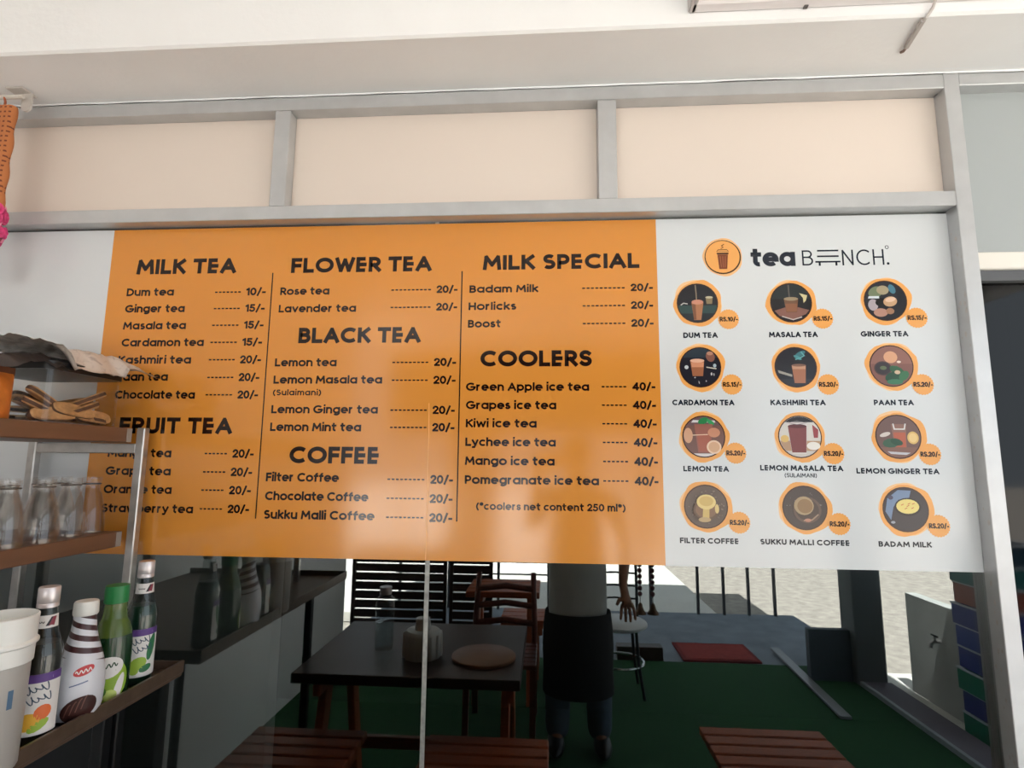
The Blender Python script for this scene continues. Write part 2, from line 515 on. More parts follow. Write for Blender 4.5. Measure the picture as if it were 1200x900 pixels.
PICTURES = [('DUM TEA', 0.3952, 2.018, 0.0541, 0.474, 1.9733, 'RS.10/-', 0.3555, 0.4445, 1.9236, 0.015),
 ('MASALA TEA', 0.6365, 2.0166, 0.0535, 0.7134, 1.973, 'RS.15/-', 0.5756, 0.6985, 1.9239, 0.0148),
 ('GINGER TEA', 0.8745, 2.0195, 0.0541, 0.9481, 1.9732, 'RS.15/-', 0.8062, 0.9236, 1.9242, 0.0146),
 ('CARDAMON TEA', 0.3963, 1.8453, 0.0536, 0.4747, 1.7997, 'RS.15/-', 0.3216, 0.4789, 1.7455, 0.0145),
 ('KASHMIRI TEA', 0.6378, 1.8447, 0.0533, 0.7158, 1.7996, 'RS.20/-', 0.5695, 0.7065, 1.746, 0.0143),
 ('PAAN TEA', 0.8752, 1.8474, 0.0542, 0.9475, 1.7994, 'RS.20/-', 0.8248, 0.9215, 1.7464, 0.0141),
 ('LEMON TEA', 0.3981, 1.6648, 0.0542, 0.4758, 1.6232, 'RS.20/-', 0.344, 0.4576, 1.576, 0.014),
 ('LEMON MASALA TEA', 0.6375, 1.6657, 0.0539, 0.7163, 1.6237, 'RS.20/-', 0.5352, 0.7378, 1.58, 0.0139),
 ('LEMON GINGER TEA', 0.8767, 1.6671, 0.0555, 0.9486, 1.6238, 'RS.20/-', 0.7692, 0.9672, 1.5748, 0.0137),
 ('FILTER COFFEE', 0.3968, 1.4888, 0.0545, 0.477, 1.4504, 'RS.20/-', 0.3295, 0.4738, 1.398, 0.0135),
 ('SUKKU MALLI COFFEE', 0.6385, 1.4889, 0.0546, 0.7186, 1.4507, 'RS.20/-', 0.5257, 0.7406, 1.3984, 0.0134),
 ('BADAM MILK', 0.8792, 1.4882, 0.0549, 0.9532, 1.4497, 'RS.20/-', 0.8084, 0.9332, 1.398, 0.0132)]
SULAIMANI = ('(SULAIMANI)', 0.5943, 0.6728, 1.5636, 0.0106)
DIVIDERS = [(-0.7756, 2.1186, 1.4413), (-0.2371, 2.1157, 1.4421)]
LOGO_CIRCLE = (0.4664, 2.1444, 0.0513)
LOGO = {'B': ('B', 0.6719, 0.7003, 2.1177, 0.042),
 'NCH': ('NCH', 0.7744, 0.8802, 2.1164, 0.0432),
 'bars': [(0.7117, 0.7664, 2.1579), (0.7107, 0.7661, 2.1423), (0.7054, 0.7698, 2.1272)],
 'dot': [0.8898, 2.1201],
 'reg': [0.8898, 2.1647],
 'tea': ('tea', 0.5395, 0.6542, 2.1167, 0.0534)}
# ------------------------------------------------------------------ the setting
XL = -1.72                                    # left wall face
struct(MB().box(XL - .1, 2.48, -3.34, 0.02, -0.1, 0.0, M_GREEN).build('floor'))
tag(MB().box(XL - .1, 2.6, -4.88, -3.34, -0.12, -0.012, M_CONC).build('floor_concrete'), kind='structure')
tag(MB().box(-12, 1.9, -40, -4.88, -0.2, -0.1, M_SLAB).build('floor_slab'), kind='structure')
tag(MB().box(-30, 40, -45, 3, -0.45, -0.21, M_GRAVEL).build('floor_ground'), kind='structure')

struct(MB().box(XL - .16, XL, -3.3, 0.3, 0, 3.0, M_WALL).build('wall_left'))
struct(MB().box(XL - .3, 2.46, -5.5, 0.3, 2.95, 3.1, M_WALL).build('ceiling'))
# beam over the glass: white face, plain underside
struct(MB().box(XL - .1, 3.2, -0.24, 0.3, 2.634, 2.96, M_WALL, 0.006).build('wall_beam'))
# hanging fascia board along the outer edge of the porch roof
struct(MB().box(XL - .3, 2.46, -5.5, -5.42, 1.95, 3.0, M_DWOOD, 0.004).build('trim_fascia'))
struct(MB().box(2.3, 2.46, -5.4, 0.02, 2.5, 2.96, M_WALL).build('wall_right'))
M_COLUMN = mat('slate_grey_column_paint', (104, 112, 116), 0.7, noise=(3, 0.06))
struct(MB().box(2.25, 2.46, -3.17, -2.97, 0, 2.96, M_COLUMN, 0.006).build('trim_column'))
struct(MB().box(2.26, 2.285, -2.97, 0.0, -0.1, 0.03, mat('pale_sill_edge', (150, 158, 166), .5)).box(2.285, 2.48, -2.97, 0.0, -0.1, 0.026, mat('purple_grey_sill', (108, 102, 112), 0.7)).build('trim_sill'))
struct(MB().box(1.95, 2.252, -3.1, -3.04, 0.0, 0.36, mat('blue_grey_board', (72, 84, 96), 0.6)).build('wall_back'))

# glass partition: two panes, a clear silicone joint between them
struct(MB().box(XL, -0.317, 0, 0.006, 0.08, 2.262, M_GLASS).build('window_1'))
struct(MB().box(-0.305, 1.052, 0, 0.006, 0.08, 2.262, M_GLASS).build('window_2'))
M_JOINT = mat('cloudy_silicone', (150, 150, 146), 0.35, noise=(60, 0.3))
struct(MB().box(-0.3165, -0.3055, -0.0005, 0.007, 0.08, 2.262, M_JOINT).build('trim_joint'))
# dark shop interior behind the glass
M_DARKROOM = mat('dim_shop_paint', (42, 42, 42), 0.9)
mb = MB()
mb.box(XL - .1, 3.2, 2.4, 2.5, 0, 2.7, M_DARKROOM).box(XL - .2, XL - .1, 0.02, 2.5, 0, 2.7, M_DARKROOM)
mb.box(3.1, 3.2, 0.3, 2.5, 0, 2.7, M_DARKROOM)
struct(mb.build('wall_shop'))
struct(MB().box(XL - .1, -.86, 0.30, 0.36, 0, 2.64, M_WALL).build('wall_haze_board'))  # white board added behind the glass to lift its lower left to grey
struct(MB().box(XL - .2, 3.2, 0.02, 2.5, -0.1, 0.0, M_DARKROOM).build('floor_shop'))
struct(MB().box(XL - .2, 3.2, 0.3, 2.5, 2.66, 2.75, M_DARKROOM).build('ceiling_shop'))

# aluminium frame
def rail(n, x0, x1, z0, z1, y0=-0.04, m=M_ALU, bev=0.0015):
    return struct(MB().box(x0, x1, y0, 0.03, z0, z1, m, bev).build('trim_' + n))
rail('top_rail', XL, 1.049, 2.589, 2.629)
rail('top_rail_right', 1.0885, 2.45, 2.596, 2.632, -0.038)
rail('middle_rail', XL, 1.049, 2.2605, 2.3, -0.0395)
rail('mullion_left', -0.782, -0.737, 2.3, 2.589, -0.0385)
rail('mullion_right', 0.136, 0.1865, 2.3, 2.589, -0.0385)
rail('post', 1.0492, 1.088, 0, 2.6335)
rail('bottom_rail', XL, 1.049, 0, 0.08)
# worn mortar smears on the reveal of the post, paint line of caulk along the soffit
mb = MB()
rr = random.Random(3)
xs = [XL + i * 0.06 for i in range(int((2.4 - XL) / 0.06))]
vs = []; fs = []
for i, x in enumerate(xs):
    h = 0.0035 + 0.003 * rr.random()
    vs += [(x, -0.0415, 2.6345), (x, -0.0415, 2.6345 - h), (x, -0.036 , 2.6345 - h), (x, -0.055, 2.6339)]
for i in range(len(xs) - 1):
    o = i * 4
    fs += [(o + 1, o + 5, o + 4, o), (o, o + 4, o + 7, o + 3)]
mb.add(vs, fs, M_CAULK)
struct(mb.build('trim_caulk'))
mb = MB()
for i in range(60):
    z = 0.2 + 2.0 * rr.random(); y = -0.037 + 0.03 * rr.random(); r_ = 0.002 + 0.006 * rr.random()
    n = 7
    pts = [(1.0489, y + r_ * 0.6 * math.cos(2 * PI * k / n) * (0.6 + rr.random() * .6), z + r_ * math.sin(2 * PI * k / n) * (0.6 + rr.random() * .8)) for k in range(n)]
    mb.add(pts, [tuple(range(n))], M_ALU_WORN)
struct(mb.build('trim_smears'))

# peach transom panels
for nm, x0, x1, lab in (('a', XL, -0.782, 'long peach laminate panel at left of transom above menu, behind the garland'),
                        ('b', -0.737, 0.136, 'middle peach laminate panel of the transom row above the menu'),
                        ('c', 0.1865, 1.049, 'right peach laminate panel of the transom, above the white picture menu')):
    o = MB().box(x0 + .0005, x1 - .0005, 0.0, 0.01, 2.3005, 2.5885, M_PEACH).build('transom_panel')
    tag(o, lab, 'panel', 'peach panels above the menu')

# wall over the door, header and door
M_PALE = mat('pale_grey_board', (162, 168, 169), 0.6, noise=(2, 0.02))
struct(MB().box(1.088, 2.45, 0.0, 0.05, 2.144, 2.596, M_PALE).build('wall_over_door'))
struct(MB().box(1.1, 2.45, -0.012, 0.05, 2.098, 2.144, mat('cream_header_paint', (226, 222, 214), 0.5), 0.003)
       .build('trim_door_header'))
door = struct(MB().box(1.1, 2.2, 0.0, 0.05, 2.07, 2.098, mat('dark_grey_door_rail', (86, 88, 92), 0.5))
              .box(2.12, 2.2, 0.0, 0.05, 0, 2.07, mat('dark_grey_door_rail', (86, 88, 92), 0.5))
              .build('door_1'))
leaf = MB().box(1.0885, 2.12, 0.02, 0.028, 0.0, 2.07, glass_mat('dark_door_glass', (0.16, 0.17, 0.17), 1.35, 0.05)).build('door_pane', door)
hd = MB().tube([(2.05, -0.04, 0.9), (2.05, -0.04, 1.25)], 0.012, M_STEEL).tube([(2.05, -0.04, 0.95), (2.05, 0.02, 0.95)], 0.008, M_STEEL) \
    .tube([(2.05, -0.04, 1.2), (2.05, 0.02, 1.2)], 0.008, M_STEEL).build('door_handle', door, True)
struct(MB().box(2.2, 2.46, -0.02, 0.06, 0, 2.6, M_PALE).build('wall_right_pier'))

# ------------------------------------------------------------------ the vinyl menu on the glass
YB = -0.0015
board = thing('menu_sign', 'large orange and white tea shop menu sign stuck across the glass', 'sign', (-0.28, YB, 1.343))
def sheet(name, x0, x1, z0, z1, m, y=YB):
    return MB().box(x0, x1, y, -0.0002, z0, z1, m).build(name, board)
tag(sheet('white_sheet', XL + .001, -1.2612, 1.343, 2.2545, M_WHITEV), 'plain white sheet left of the orange one')
tag(sheet('orange_sheet', -1.2612, 0.2925, 1.343, 2.2545, M_ORANGE), 'orange sheet with the price list')
tag(sheet('white_sheet', 0.2925, 1.0485, 1.342, 2.2545, M_WHITEV), 'white sheet with the logo and drink pictures')
# crease where the sheet crosses the joint of the panes
mb = MB()
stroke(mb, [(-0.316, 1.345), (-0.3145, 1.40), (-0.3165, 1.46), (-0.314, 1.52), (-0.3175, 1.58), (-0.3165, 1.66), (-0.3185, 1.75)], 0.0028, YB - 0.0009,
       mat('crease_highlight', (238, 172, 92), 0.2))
mb.build('crease', board)
YT = YB - 0.0004

for s, x0, x1, z, cap in HEADINGS:
    mb = MB(); write(mb, s, x0, x1, z, cap, YT, M_INK, 0.25, 0.08)
    tag(mb.build('heading', board), 'bold dark heading ' + s)
for (s, x0, x1, z, cap), (n, p0, p1, pz, pc, d0, pr) in ITEMS:
    mb = MB(); write(mb, s, x0, x1, z, cap * 1.0, YT, M_INK, 0.23, 0.05)
    tag(mb.build('menu_item', board), 'dark lettering ' + s)
    mb = MB(); write(mb, pr, p0, p1, pz, pc, YT, M_INK, 0.23, 0.05)
    d1 = p0 - 0.012
    step = (d1 - d0) / n
    for k in range(n):
        a = d0 + k * step
        stroke(mb, [(a, pz + pc * .46), (a + step * .66, pz + pc * .46)], pc * .17, YT, M_INK)
    mb.build('price', board)
for s, x0, x1, z, cap in NOTES:
    mb = MB(); write(mb, s, x0, x1, z, cap, YT, M_INK, 0.21, 0.1)
    mb.build('note', board)
for x, z1, z0 in DIVIDERS:
    mb = MB(); stroke(mb, [(x, z0), (x, z1)], 0.0032, YT, M_INK)
    mb.build('divider_line', board)

# brand mark
def blob(cx, cz, r, n=40, wob=0.05, seed=1, ell=1.0):
    r3 = random.Random(seed)
    ph = [r3.random() * 6.28 for _ in range(4)]
    out = []
    for k in range(n):
        a = 2 * PI * k / n
        f = 1 + wob * (math.sin(2 * a + ph[0]) * .6 + math.sin(3 * a + ph[1]) * .5 + .35 * math.sin(7 * a + ph[2])) + wob * .35 * (r3.random() - .5)
        out.append((cx + r * f * ell * math.cos(a), cz + r * f * math.sin(a)))
    return out
def circ(cx, cz, rx, rz=None, n=32):
    rz = rx if rz is None else rz
    return [(cx + rx * math.cos(2 * PI * k / n), cz + rz * math.sin(2 * PI * k / n)) for k in range(n)]

C_ORG = (233, 166, 92)
cx, cz, cr = LOGO_CIRCLE
mb = MB()
mb.poly(blob(cx, cz, cr * 1.02, 60, 0.035, 5), YT, flat((236, 186, 130)))
mb.poly(circ(cx, cz, cr * .93), YT - 0.0003, flat((62, 38, 22)))
mb.poly(circ(cx - cr * .01, cz + cr * .015, cr * .87), YT - 0.0006, flat(C_ORG))
logo = tag(mb.build('logo_badge', board), 'round orange badge with a drink cup drawing')
mb = MB(); y2 = YT - 0.0009; k = cr / 23.0
def lp(x, z): return (cx + x * k, cz + z * k)
mb.poly([lp(-6.2, 3), lp(6.2, 3), lp(4.6, -15), lp(-4.6, -15)], y2, flat((120, 62, 40)))
for a in (-3, 0, 3):
    stroke(mb, [lp(a, 1), lp(a * .75, -13)], 1.0 * k, y2 - .0002, flat((160, 96, 62)))
mb.poly([lp(-7.2, 5.4), lp(7.2, 5.4), lp(6.6, 3.2), lp(-6.6, 3.2)], y2 - .0002, flat((70, 40, 26)))
stroke(mb, [lp(-7, 7), lp(-5, 9), lp(5, 9), lp(7, 7), lp(-7, 7)], .9 * k, y2, flat((70, 40, 26)))
stroke(mb, [lp(-2, 10.5), lp(1, 12), lp(-1, 14), lp(2, 16)], .9 * k, y2, flat((70, 40, 26)))
mb.build('cup_drawing', logo)
mb = MB()
s, x0, x1, z, cap = LOGO['tea']; write(mb, s, x0, x1, z, cap * .93, YT, M_NAVY, 0.245, 0.05)
s, x0, x1, z, cap = LOGO['B']; write(mb, s, x0, x1, z, cap, YT, M_NAVY, 0.1)
s, x0, x1, z, cap = LOGO['NCH']; write(mb, s, x0, x1, z, cap, YT, M_NAVY, 0.1, 0.2)
px = (LOGO['bars'][0][1] - LOGO['bars'][0][0]) / 25
for i, (x0, x1, z) in enumerate(LOGO['bars']):
    stroke(mb, [(x0, z), (x1, z)], 2.1 * px, YT, M_NAVY)
bx0, bx1, bz = LOGO['bars'][2]
for x in (bx0 + 5 * px, bx1 - 5 * px):
    stroke(mb, [(x, bz), (x, bz - 5 * px)], 2.4 * px, YT, M_NAVY)
mb.poly(circ(LOGO['dot'][0], LOGO['dot'][1], 1.6 * px), YT, M_NAVY)
stroke(mb, circ(LOGO['reg'][0], LOGO['reg'][1], 1.9 * px, None, 14) + [(LOGO['reg'][0] + 1.9 * px, LOGO['reg'][1])], 0.8 * px, YT, M_NAVY)
tag(mb.build('brand_lettering', board), 'dark navy lettering tea B NCH with a bench for the E')

# twelve round drink pictures
def seg_pts(y0, r=0.99, n=24):
    a0 = math.asin(max(-1, min(1, y0 / r)))
    return [(r * math.cos(a), r * math.sin(a)) for a in [PI - a0 + (PI + 2 * a0) * i / n for i in range(n + 1)]]
def top_pts(y0, r=0.99, n=24):
    a0 = math.asin(max(-1, min(1, y0 / r)))
    return [(r * math.cos(a), r * math.sin(a)) for a in [a0 + (PI - 2 * a0) * i / n for i in range(n + 1)]]
def ell(cx, cy, rx, ry, n=20, rot=0):
    c, s = math.cos(rot), math.sin(rot)
    return [(cx + rx * math.cos(2 * PI * k / n) * c - ry * math.sin(2 * PI * k / n) * s, cy + rx * math.cos(2 * PI * k / n) * s + ry * math.sin(2 * PI * k / n) * c) for k in range(n)]
def leaf_pts(cx, cy, l, w, rot):
    return ell(cx, cy, l, w, 10, rot)
def cup(x0, x1, y1, x2, x3, y0):
    return [(x0, y1), (x1, y1), (x3, y0), (x2, y0)]
def specks(n, seed, col, r=0.05, y0=-.8, y1=.8):
    r4 = random.Random(seed); out = []
    for _ in range(n):
        a = r4.random() * 6.28; q = math.sqrt(r4.random()) * .86
        x, y = q * math.cos(a), q * math.sin(a)
        if y0 < y < y1:
            out.append(('p', ell(x, y, r * (.5 + r4.random()), r * (.3 + .6 * r4.random()), 7, r4.random() * 3), col))
    return out
ART = [
 ((24, 24, 32), [('p', seg_pts(-.12), (40, 66, 66)), ('p', seg_pts(-.55), (30, 38, 44)), ('l', [(-.85, -.1), (-.7, 0), (-.5, -.04)], (200, 200, 195), .05),
   ('p', cup(.42, .78, .3, .46, .74, -.05), (128, 112, 84)), ('p', ell(.6, .3, .19, .06), (186, 178, 150)), ('l', [(-.08, .97), (-.05, .5), (-.04, .1)], (136, 122, 104), .05),
   ('p', cup(-.3, .3, .02, -.2, .16, -.9), (166, 112, 78)), ('p', cup(-.28, -.1, -.05, -.2, -.08, -.88), (120, 78, 54)), ('p', ell(0, .05, .3, .13), (196, 136, 112))]),
 ((32, 30, 33), [('p', top_pts(.2), (38, 44, 46)), ('p', [(-.86, -.42), (0, -.15), (.88, -.4), (.7, -.62), (.05, -.88), (-.62, -.7)], (132, 92, 82)),
   ('l', [(-.5, -.72), (.05, -.9), (.5, -.76)], (196, 180, 176), .05), ('p', cup(-.36, .36, .2, -.27, .27, -.52), (112, 82, 64)), ('p', cup(-.3, .3, -.05, -.26, .26, -.48), (138, 92, 68)),
   ('p', ell(0, .2, .36, .1), (150, 134, 108)), ('p', [(.42, .5), (.82, .38), (.74, .1), (.62, -.02), (.6, .25)], (206, 196, 150)), ('l', [(-.1, .95), (-.08, .3)], (90, 86, 82), .06)]),
 ((34, 36, 44), [('p', ell(-.45, .45, .38, .28, 16, .5), (112, 124, 96)), ('p', ell(-.1, .55, .3, .24), (164, 152, 124)), ('p', ell(.35, .6, .16, .26, 14, .4), (70, 120, 140)),
   ('p', [(-.85, .12), (-.3, .12), (-.3, .24), (-.8, .24)], (206, 214, 220)), ('p', ell(-.62, -.22, .24, .3), (170, 160, 168)), ('p', ell(-.2, -.1, .3, .22), (16, 14, 18)),
   ('p', ell(.22, -.05, .34, .26, 16, .2), (196, 158, 124)), ('p', ell(.24, .05, .26, .12, 16, .2), (222, 190, 164)), ('p', ell(-.28, -.62, .34, .22), (176, 134, 118)), ('p', ell(.18, -.55, .2, .16), (158, 118, 92))]),
 ((34, 34, 44), [('p', top_pts(.5), (44, 56, 66)), ('p', ell(.52, .55, .22, .28, 14, .3), (132, 88, 76)), ('p', ell(.5, .72, .16, .1), (176, 130, 108)),
   ('p', cup(-.5, .2, .32, -.4, .12, -.46), (156, 100, 72)), ('p', cup(-.46, .18, .26, -.44, .16, .0), (206, 142, 110)), ('p', ell(-.15, .34, .36, .1), (222, 176, 150)),
   ('l', [(.3, .0), (.6, -.05), (.8, -.08)], (208, 202, 190), .05)] + specks(22, 4, (196, 194, 198), .06, -.9, -.35) + [('p', ell(-.7, .0, .1, .1), (190, 194, 200)), ('p', ell(.72, .08, .08, .1), (170, 184, 196))]),
 ((26, 28, 38), [('p', seg_pts(-.6), (40, 40, 48)), ('p', [(-.9, -.15), (-.2, -.38), (-.2, -.5), (-.85, -.3)], (150, 146, 138)), ('p', ell(.25, .68, .3, .12, 14, .5), (52, 108, 118)),
   ('p', ell(.12, .5, .22, .08, 14, -.5), (66, 134, 140)), ('l', [(0, .4), (.2, .46), (.45, .6), (.3, .8)], (84, 150, 158), .06),
   ('p', cup(-.2, .5, .1, -.1, .44, -.82), (160, 106, 80)), ('p', cup(-.19, .49, .1, -.17, .47, -.1), (186, 140, 112)), ('p', ell(.15, .1, .35, .07), (120, 88, 74))]),
 ((126, 84, 74), [('p', top_pts(.1), (140, 96, 84)), ('p', ell(-.42, -.12, .42, .36), (72, 54, 52)), ('p', ell(-.42, -.12, .36, .3), (52, 42, 44)), ('p', ell(-.4, -.1, .16, .1), (92, 104, 72)),
   ('p', ell(-.02, .44, .33, .3), (214, 160, 124)), ('p', ell(.36, .2, .1, .06), (230, 212, 196)), ('p', leaf_pts(.25, -.25, .4, .22, -.5), (50, 92, 60)),
   ('p', leaf_pts(.05, -.55, .42, .26, .3), (38, 76, 52)), ('p', leaf_pts(.55, -.5, .3, .2, .8), (58, 110, 72)), ('p', ell(.25, -.32, .14, .1), (198, 176, 148)), ('p', leaf_pts(.1, -.8, .4, .14, 0), (60, 116, 84))]),
 ((118, 86, 78), [('p', top_pts(.55), (106, 84, 88)), ('p', [(-.6, .7), (.6, .7), (.55, .8), (-.5, .82)], (206, 204, 206)), ('p', leaf_pts(.0, .78, .28, .16, .4), (46, 128, 76)),
   ('p', leaf_pts(.35, .72, .22, .1, -.6), (58, 148, 92)), ('p', cup(-.45, .45, .62, -.3, .32, -.8), (150, 96, 84)), ('p', cup(-.32, .32, .1, -.26, .28, -.72), (164, 96, 78)),
   ('l', [(-.95, .05), (.2, .1)], (226, 196, 170), .04), ('p', ell(-.76, .05, .22, .38), (206, 160, 130)), ('p', ell(.5, .2, .3, .24), (196, 138, 110)), ('p', ell(.48, -.52, .36, .34), (226, 196, 168)),
   ('p', ell(.48, -.52, .27, .26), (208, 166, 134)), ('p', seg_pts(-.84), (206, 200, 200))]),
 ((206, 202, 196), [('p', top_pts(.72), (36, 30, 30)), ('p', seg_pts(-.2), (178, 146, 118)), ('p', seg_pts(-.7), (196, 190, 184)), ('p', ell(-.74, -.1, .2, .18), (214, 180, 110)),
   ('p', [(.62, .6), (.9, .35), (.86, -.05), (.66, -.05)], (150, 70, 72)), ('p', ell(.62, -.45, .32, .2), (226, 222, 216)), ('p', cup(-.6, .38, .7, -.42, .26, -.84), (214, 206, 204)),
   ('p', cup(-.56, .34, .52, -.42, .26, -.78), (124, 66, 64)), ('p', ell(-.11, .52, .45, .1), (92, 46, 46)), ('l', [(-.6, .68), (-.11, .6), (.38, .68), (-.11, .78), (-.6, .68)], (120, 112, 116), .035)]),
 ((112, 86, 80), [('p', seg_pts(-.5), (128, 94, 82)), ('p', cup(-.3, .4, .6, -.2, .34, -.5), (140, 104, 92)), ('p', cup(-.22, .34, .2, -.16, .32, -.5), (176, 96, 72)), ('l', [(-.2, .62), (-.16, .36), (.3, .36), (.36, .62)], (210, 206, 202), .06),
   ('p', ell(-.6, .1, .26, .1, 12, .3), (206, 196, 190)), ('p', leaf_pts(-.35, -.3, .4, .22, .1), (62, 92, 70)), ('p', leaf_pts(-.1, -.25, .3, .16, -.3), (48, 78, 58)), ('p', ell(.66, -.05, .26, .3), (214, 178, 110)),
   ('p', ell(.66, -.05, .19, .22), (226, 196, 136)), ('p', [(-.55, -.7), (.5, -.76), (.3, -.86), (-.4, -.82)], (190, 190, 196))]),
 ((96, 80, 72), specks(70, 9, (128, 110, 98), .045) + [('p', ell(-.02, -.15, .62, .5), (104, 80, 64)), ('p', ell(-.02, -.15, .5, .4), (132, 100, 78)), ('p', cup(-.15, .15, .05, -.2, .12, -.56), (206, 178, 110)),
   ('p', ell(.5, -.1, .1, .22), (214, 190, 130)), ('p', ell(0, .22, .46, .36), (222, 200, 134)), ('p', ell(0, .26, .34, .24), (206, 176, 108)), ('p', ell(-.1, -.62, .3, .12), (186, 160, 118))]),
 ((64, 52, 50), specks(26, 12, (120, 112, 110), .03, .1) + [('p', ell(.1, -.1, .66, .62), (92, 72, 64)), ('p', ell(.1, -.1, .54, .5), (70, 54, 48)), ('p', ell(-.05, .1, .46, .44), (164, 140, 106)),
   ('p', ell(0, .08, .36, .34), (138, 108, 74)), ('l', [(-.1, -.6), (.3, -.56), (.6, -.3)], (150, 124, 104), .06), ('p', ell(.1, -.58, .16, .08), (170, 120, 100))]),
 ((52, 46, 52), [('p', [(-.8, .5), (-.3, .9), (.3, .88), (.2, .55), (-.3, .45), (-.55, .1), (-.7, -.5), (-.93, -.1)], (112, 134, 166)), ('p', ell(-.65, .55, .12, .1), (64, 60, 84)),
   ('p', ell(.1, .12, .6, .42), (34, 28, 30)), ('p', ell(.1, .14, .52, .34), (226, 208, 126)), ('p', ell(-.62, -.6, .1, .06), (150, 156, 170))]
   + [('l', [(.1 + a, .14 + b), (.22 + a, .2 + b)], (190, 90, 60), .03) for a, b in ((-.3, .05), (0, .1), (.15, -.1), (-.15, -.12), (.2, .1), (-.05, 0))]),
]
for i, (s, cx, cz, r, bx, bz, pr, l0, l1, lz, lc) in enumerate(PICTURES):
    mb = MB()
    mb.poly(blob(cx + r * .03, cz - r * .02, r * 1.14, 48, 0.06, 20 + i, 1.03), YT, flat(C_ORG))
    mb.poly(blob(cx, cz, r * 1.165, 48, 0.05, 50 + i, .98), YT + 0.00015, flat((240, 196, 146)))
    pic = tag(mb.build('drink_picture', board), 'round picture of ' + s.lower())
    mb = MB()
    bg, shapes = ART[i]
    mb.poly(circ(cx, cz, r * 1.0), YT - 0.0003, flat((60, 32, 24)))
    mb.poly(circ(cx, cz, r * .95), YT - 0.0005, flat(bg))
    yy = YT - 0.0006
    for sh in shapes:
        yy -= 0.00005
        pts = [(cx + r * .95 * p[0], cz + r * .95 * p[1]) for p in sh[1]]
        if sh[0] == 'p':
            mb.poly(pts, yy, flat(sh[2]))
        else:
            stroke(mb, pts, sh[3] * r, yy, flat(sh[2]))
    mb.build('photo', pic)
    mb = MB()
    br = 0.0275
    mb.poly([(bx + br * (1.0 if k % 2 else .93) * math.cos(2 * PI * k / 48), bz + br * (1.0 if k % 2 else .93) * math.sin(2 * PI * k / 48)) for k in range(48)],
            YT - 0.0004, flat(C_ORG))
    write(mb, pr.replace('RS.', 'RS.'), bx - br * .82, bx + br * .86, bz - 0.006, 0.0125, YT - 0.0008, M_INK, 0.22, 0.1)
    mb.build('price_badge', pic)
    mb = MB(); write(mb, s, l0, l1, lz, lc, YT, M_NAVY, 0.25, 0.1)
    mb.build('caption', pic)
    if s.startswith('LEMON MASALA'):
        s2, x0, x1, z2, c2 = SULAIMANI
        mb = MB(); write(mb, s2, x0, x1, z2, c2, YT, M_NAVY, 0.17, 0.12)
        mb.build('caption', pic)

# ------------------------------------------------------------------ tube light on the beam and its cable
YF = -0.24
M_BATTEN = mat('pinkish_white_batten', (232, 226, 226), 0.4)
bat = thing('tube_light', 'slim unlit tube light batten along the white beam at top right', 'light', (0.34, YF, 2.664))
MB().box(0.339, 1.55, YF - 0.03, YF, 2.664, 2.71, M_BATTEN, 0.004).build('housing', bat)
MB().tube([(0.352, YF - 0.046, 2.688), (1.54, YF - 0.046, 2.688)], 0.0135, mat('opal_tube', (226, 222, 220), 0.3), 14).build('tube', bat, True)
MB().box(0.334, 0.352, YF - 0.062, YF, 2.664, 2.712, mat('grey_end_cap', (190, 184, 182), 0.4), 0.003).build('end_cap', bat)
MB().box(0.6, 0.61, YF - 0.012, YF - 0.002, 2.661, 2.666, mat('dark_clip', (90, 84, 82), 0.4), 0.001).build('clip', bat)
cab = thing('light_cable', 'grey cable from the tube light running along the beam underside', 'cable', (0.873, YF, 2.634))
MB().tube([(0.895, YF - 0.012, 2.70), (0.893, YF - 0.012, 2.664), (0.888, YF - 0.008, 2.645), (0.878, YF + 0.002, 2.629), (0.876, YF + .03, 2.628)], 0.0035, mat('grey_cable', (190, 184, 180), 0.5)).build('wire', cab, True)
MB().bar((0.876, YF + .008, 2.629), (0.892, YF + .098, 2.629), 0.011, 0.009, mat('grey_conduit', (178, 172, 168), 0.5), 0.002).build('conduit', cab)
MB().tube([(0.891, YF + .088, 2.628), (0.892, YF + .108, 2.6275), (0.893, YF + .118, 2.633)], 0.0032, mat('brown_wire_end', (120, 96, 86), 0.5)).build('wire_end', cab, True)

# ------------------------------------------------------------------ shelf rack at left
rack = thing('shelf_rack', 'steel post rack with brown shelves in front of the menu at left', 'shelf', (-1.25, -0.5, 1.072))
SX0, SX1 = -1.40, -1.104
for z in (1.638, 1.372):
    sh = MB().box(SX0, SX1, -0.96, -0.052, z, z + 0.038, M_SHELF, 0.002).build('shelf', rack)
    MB().box(SX1 - .0005, SX1 + .0012, -0.07, -0.0535, z + .001, z + .037, mat('edge_highlight', (150, 140, 132), 0.4, metal=.3), 0.0004).build('edge_tip', sh)  # pale metallic tip paints the highlight at the shelf end
for x in (-1.0985, -1.402):
    for y in (-0.045, -0.965):
        MB().box(x, x + 0.023, y, y + 0.021, 1.0722, 1.678, M_STEEL, 0.0025).build('post', rack)
for z in (1.61,):
    for y in (-0.043, -0.963):
        MB().box(-1.379, -1.0985, y, y + 0.016, z, z + 0.026, M_STEEL, 0.002).build('crossbar', rack)
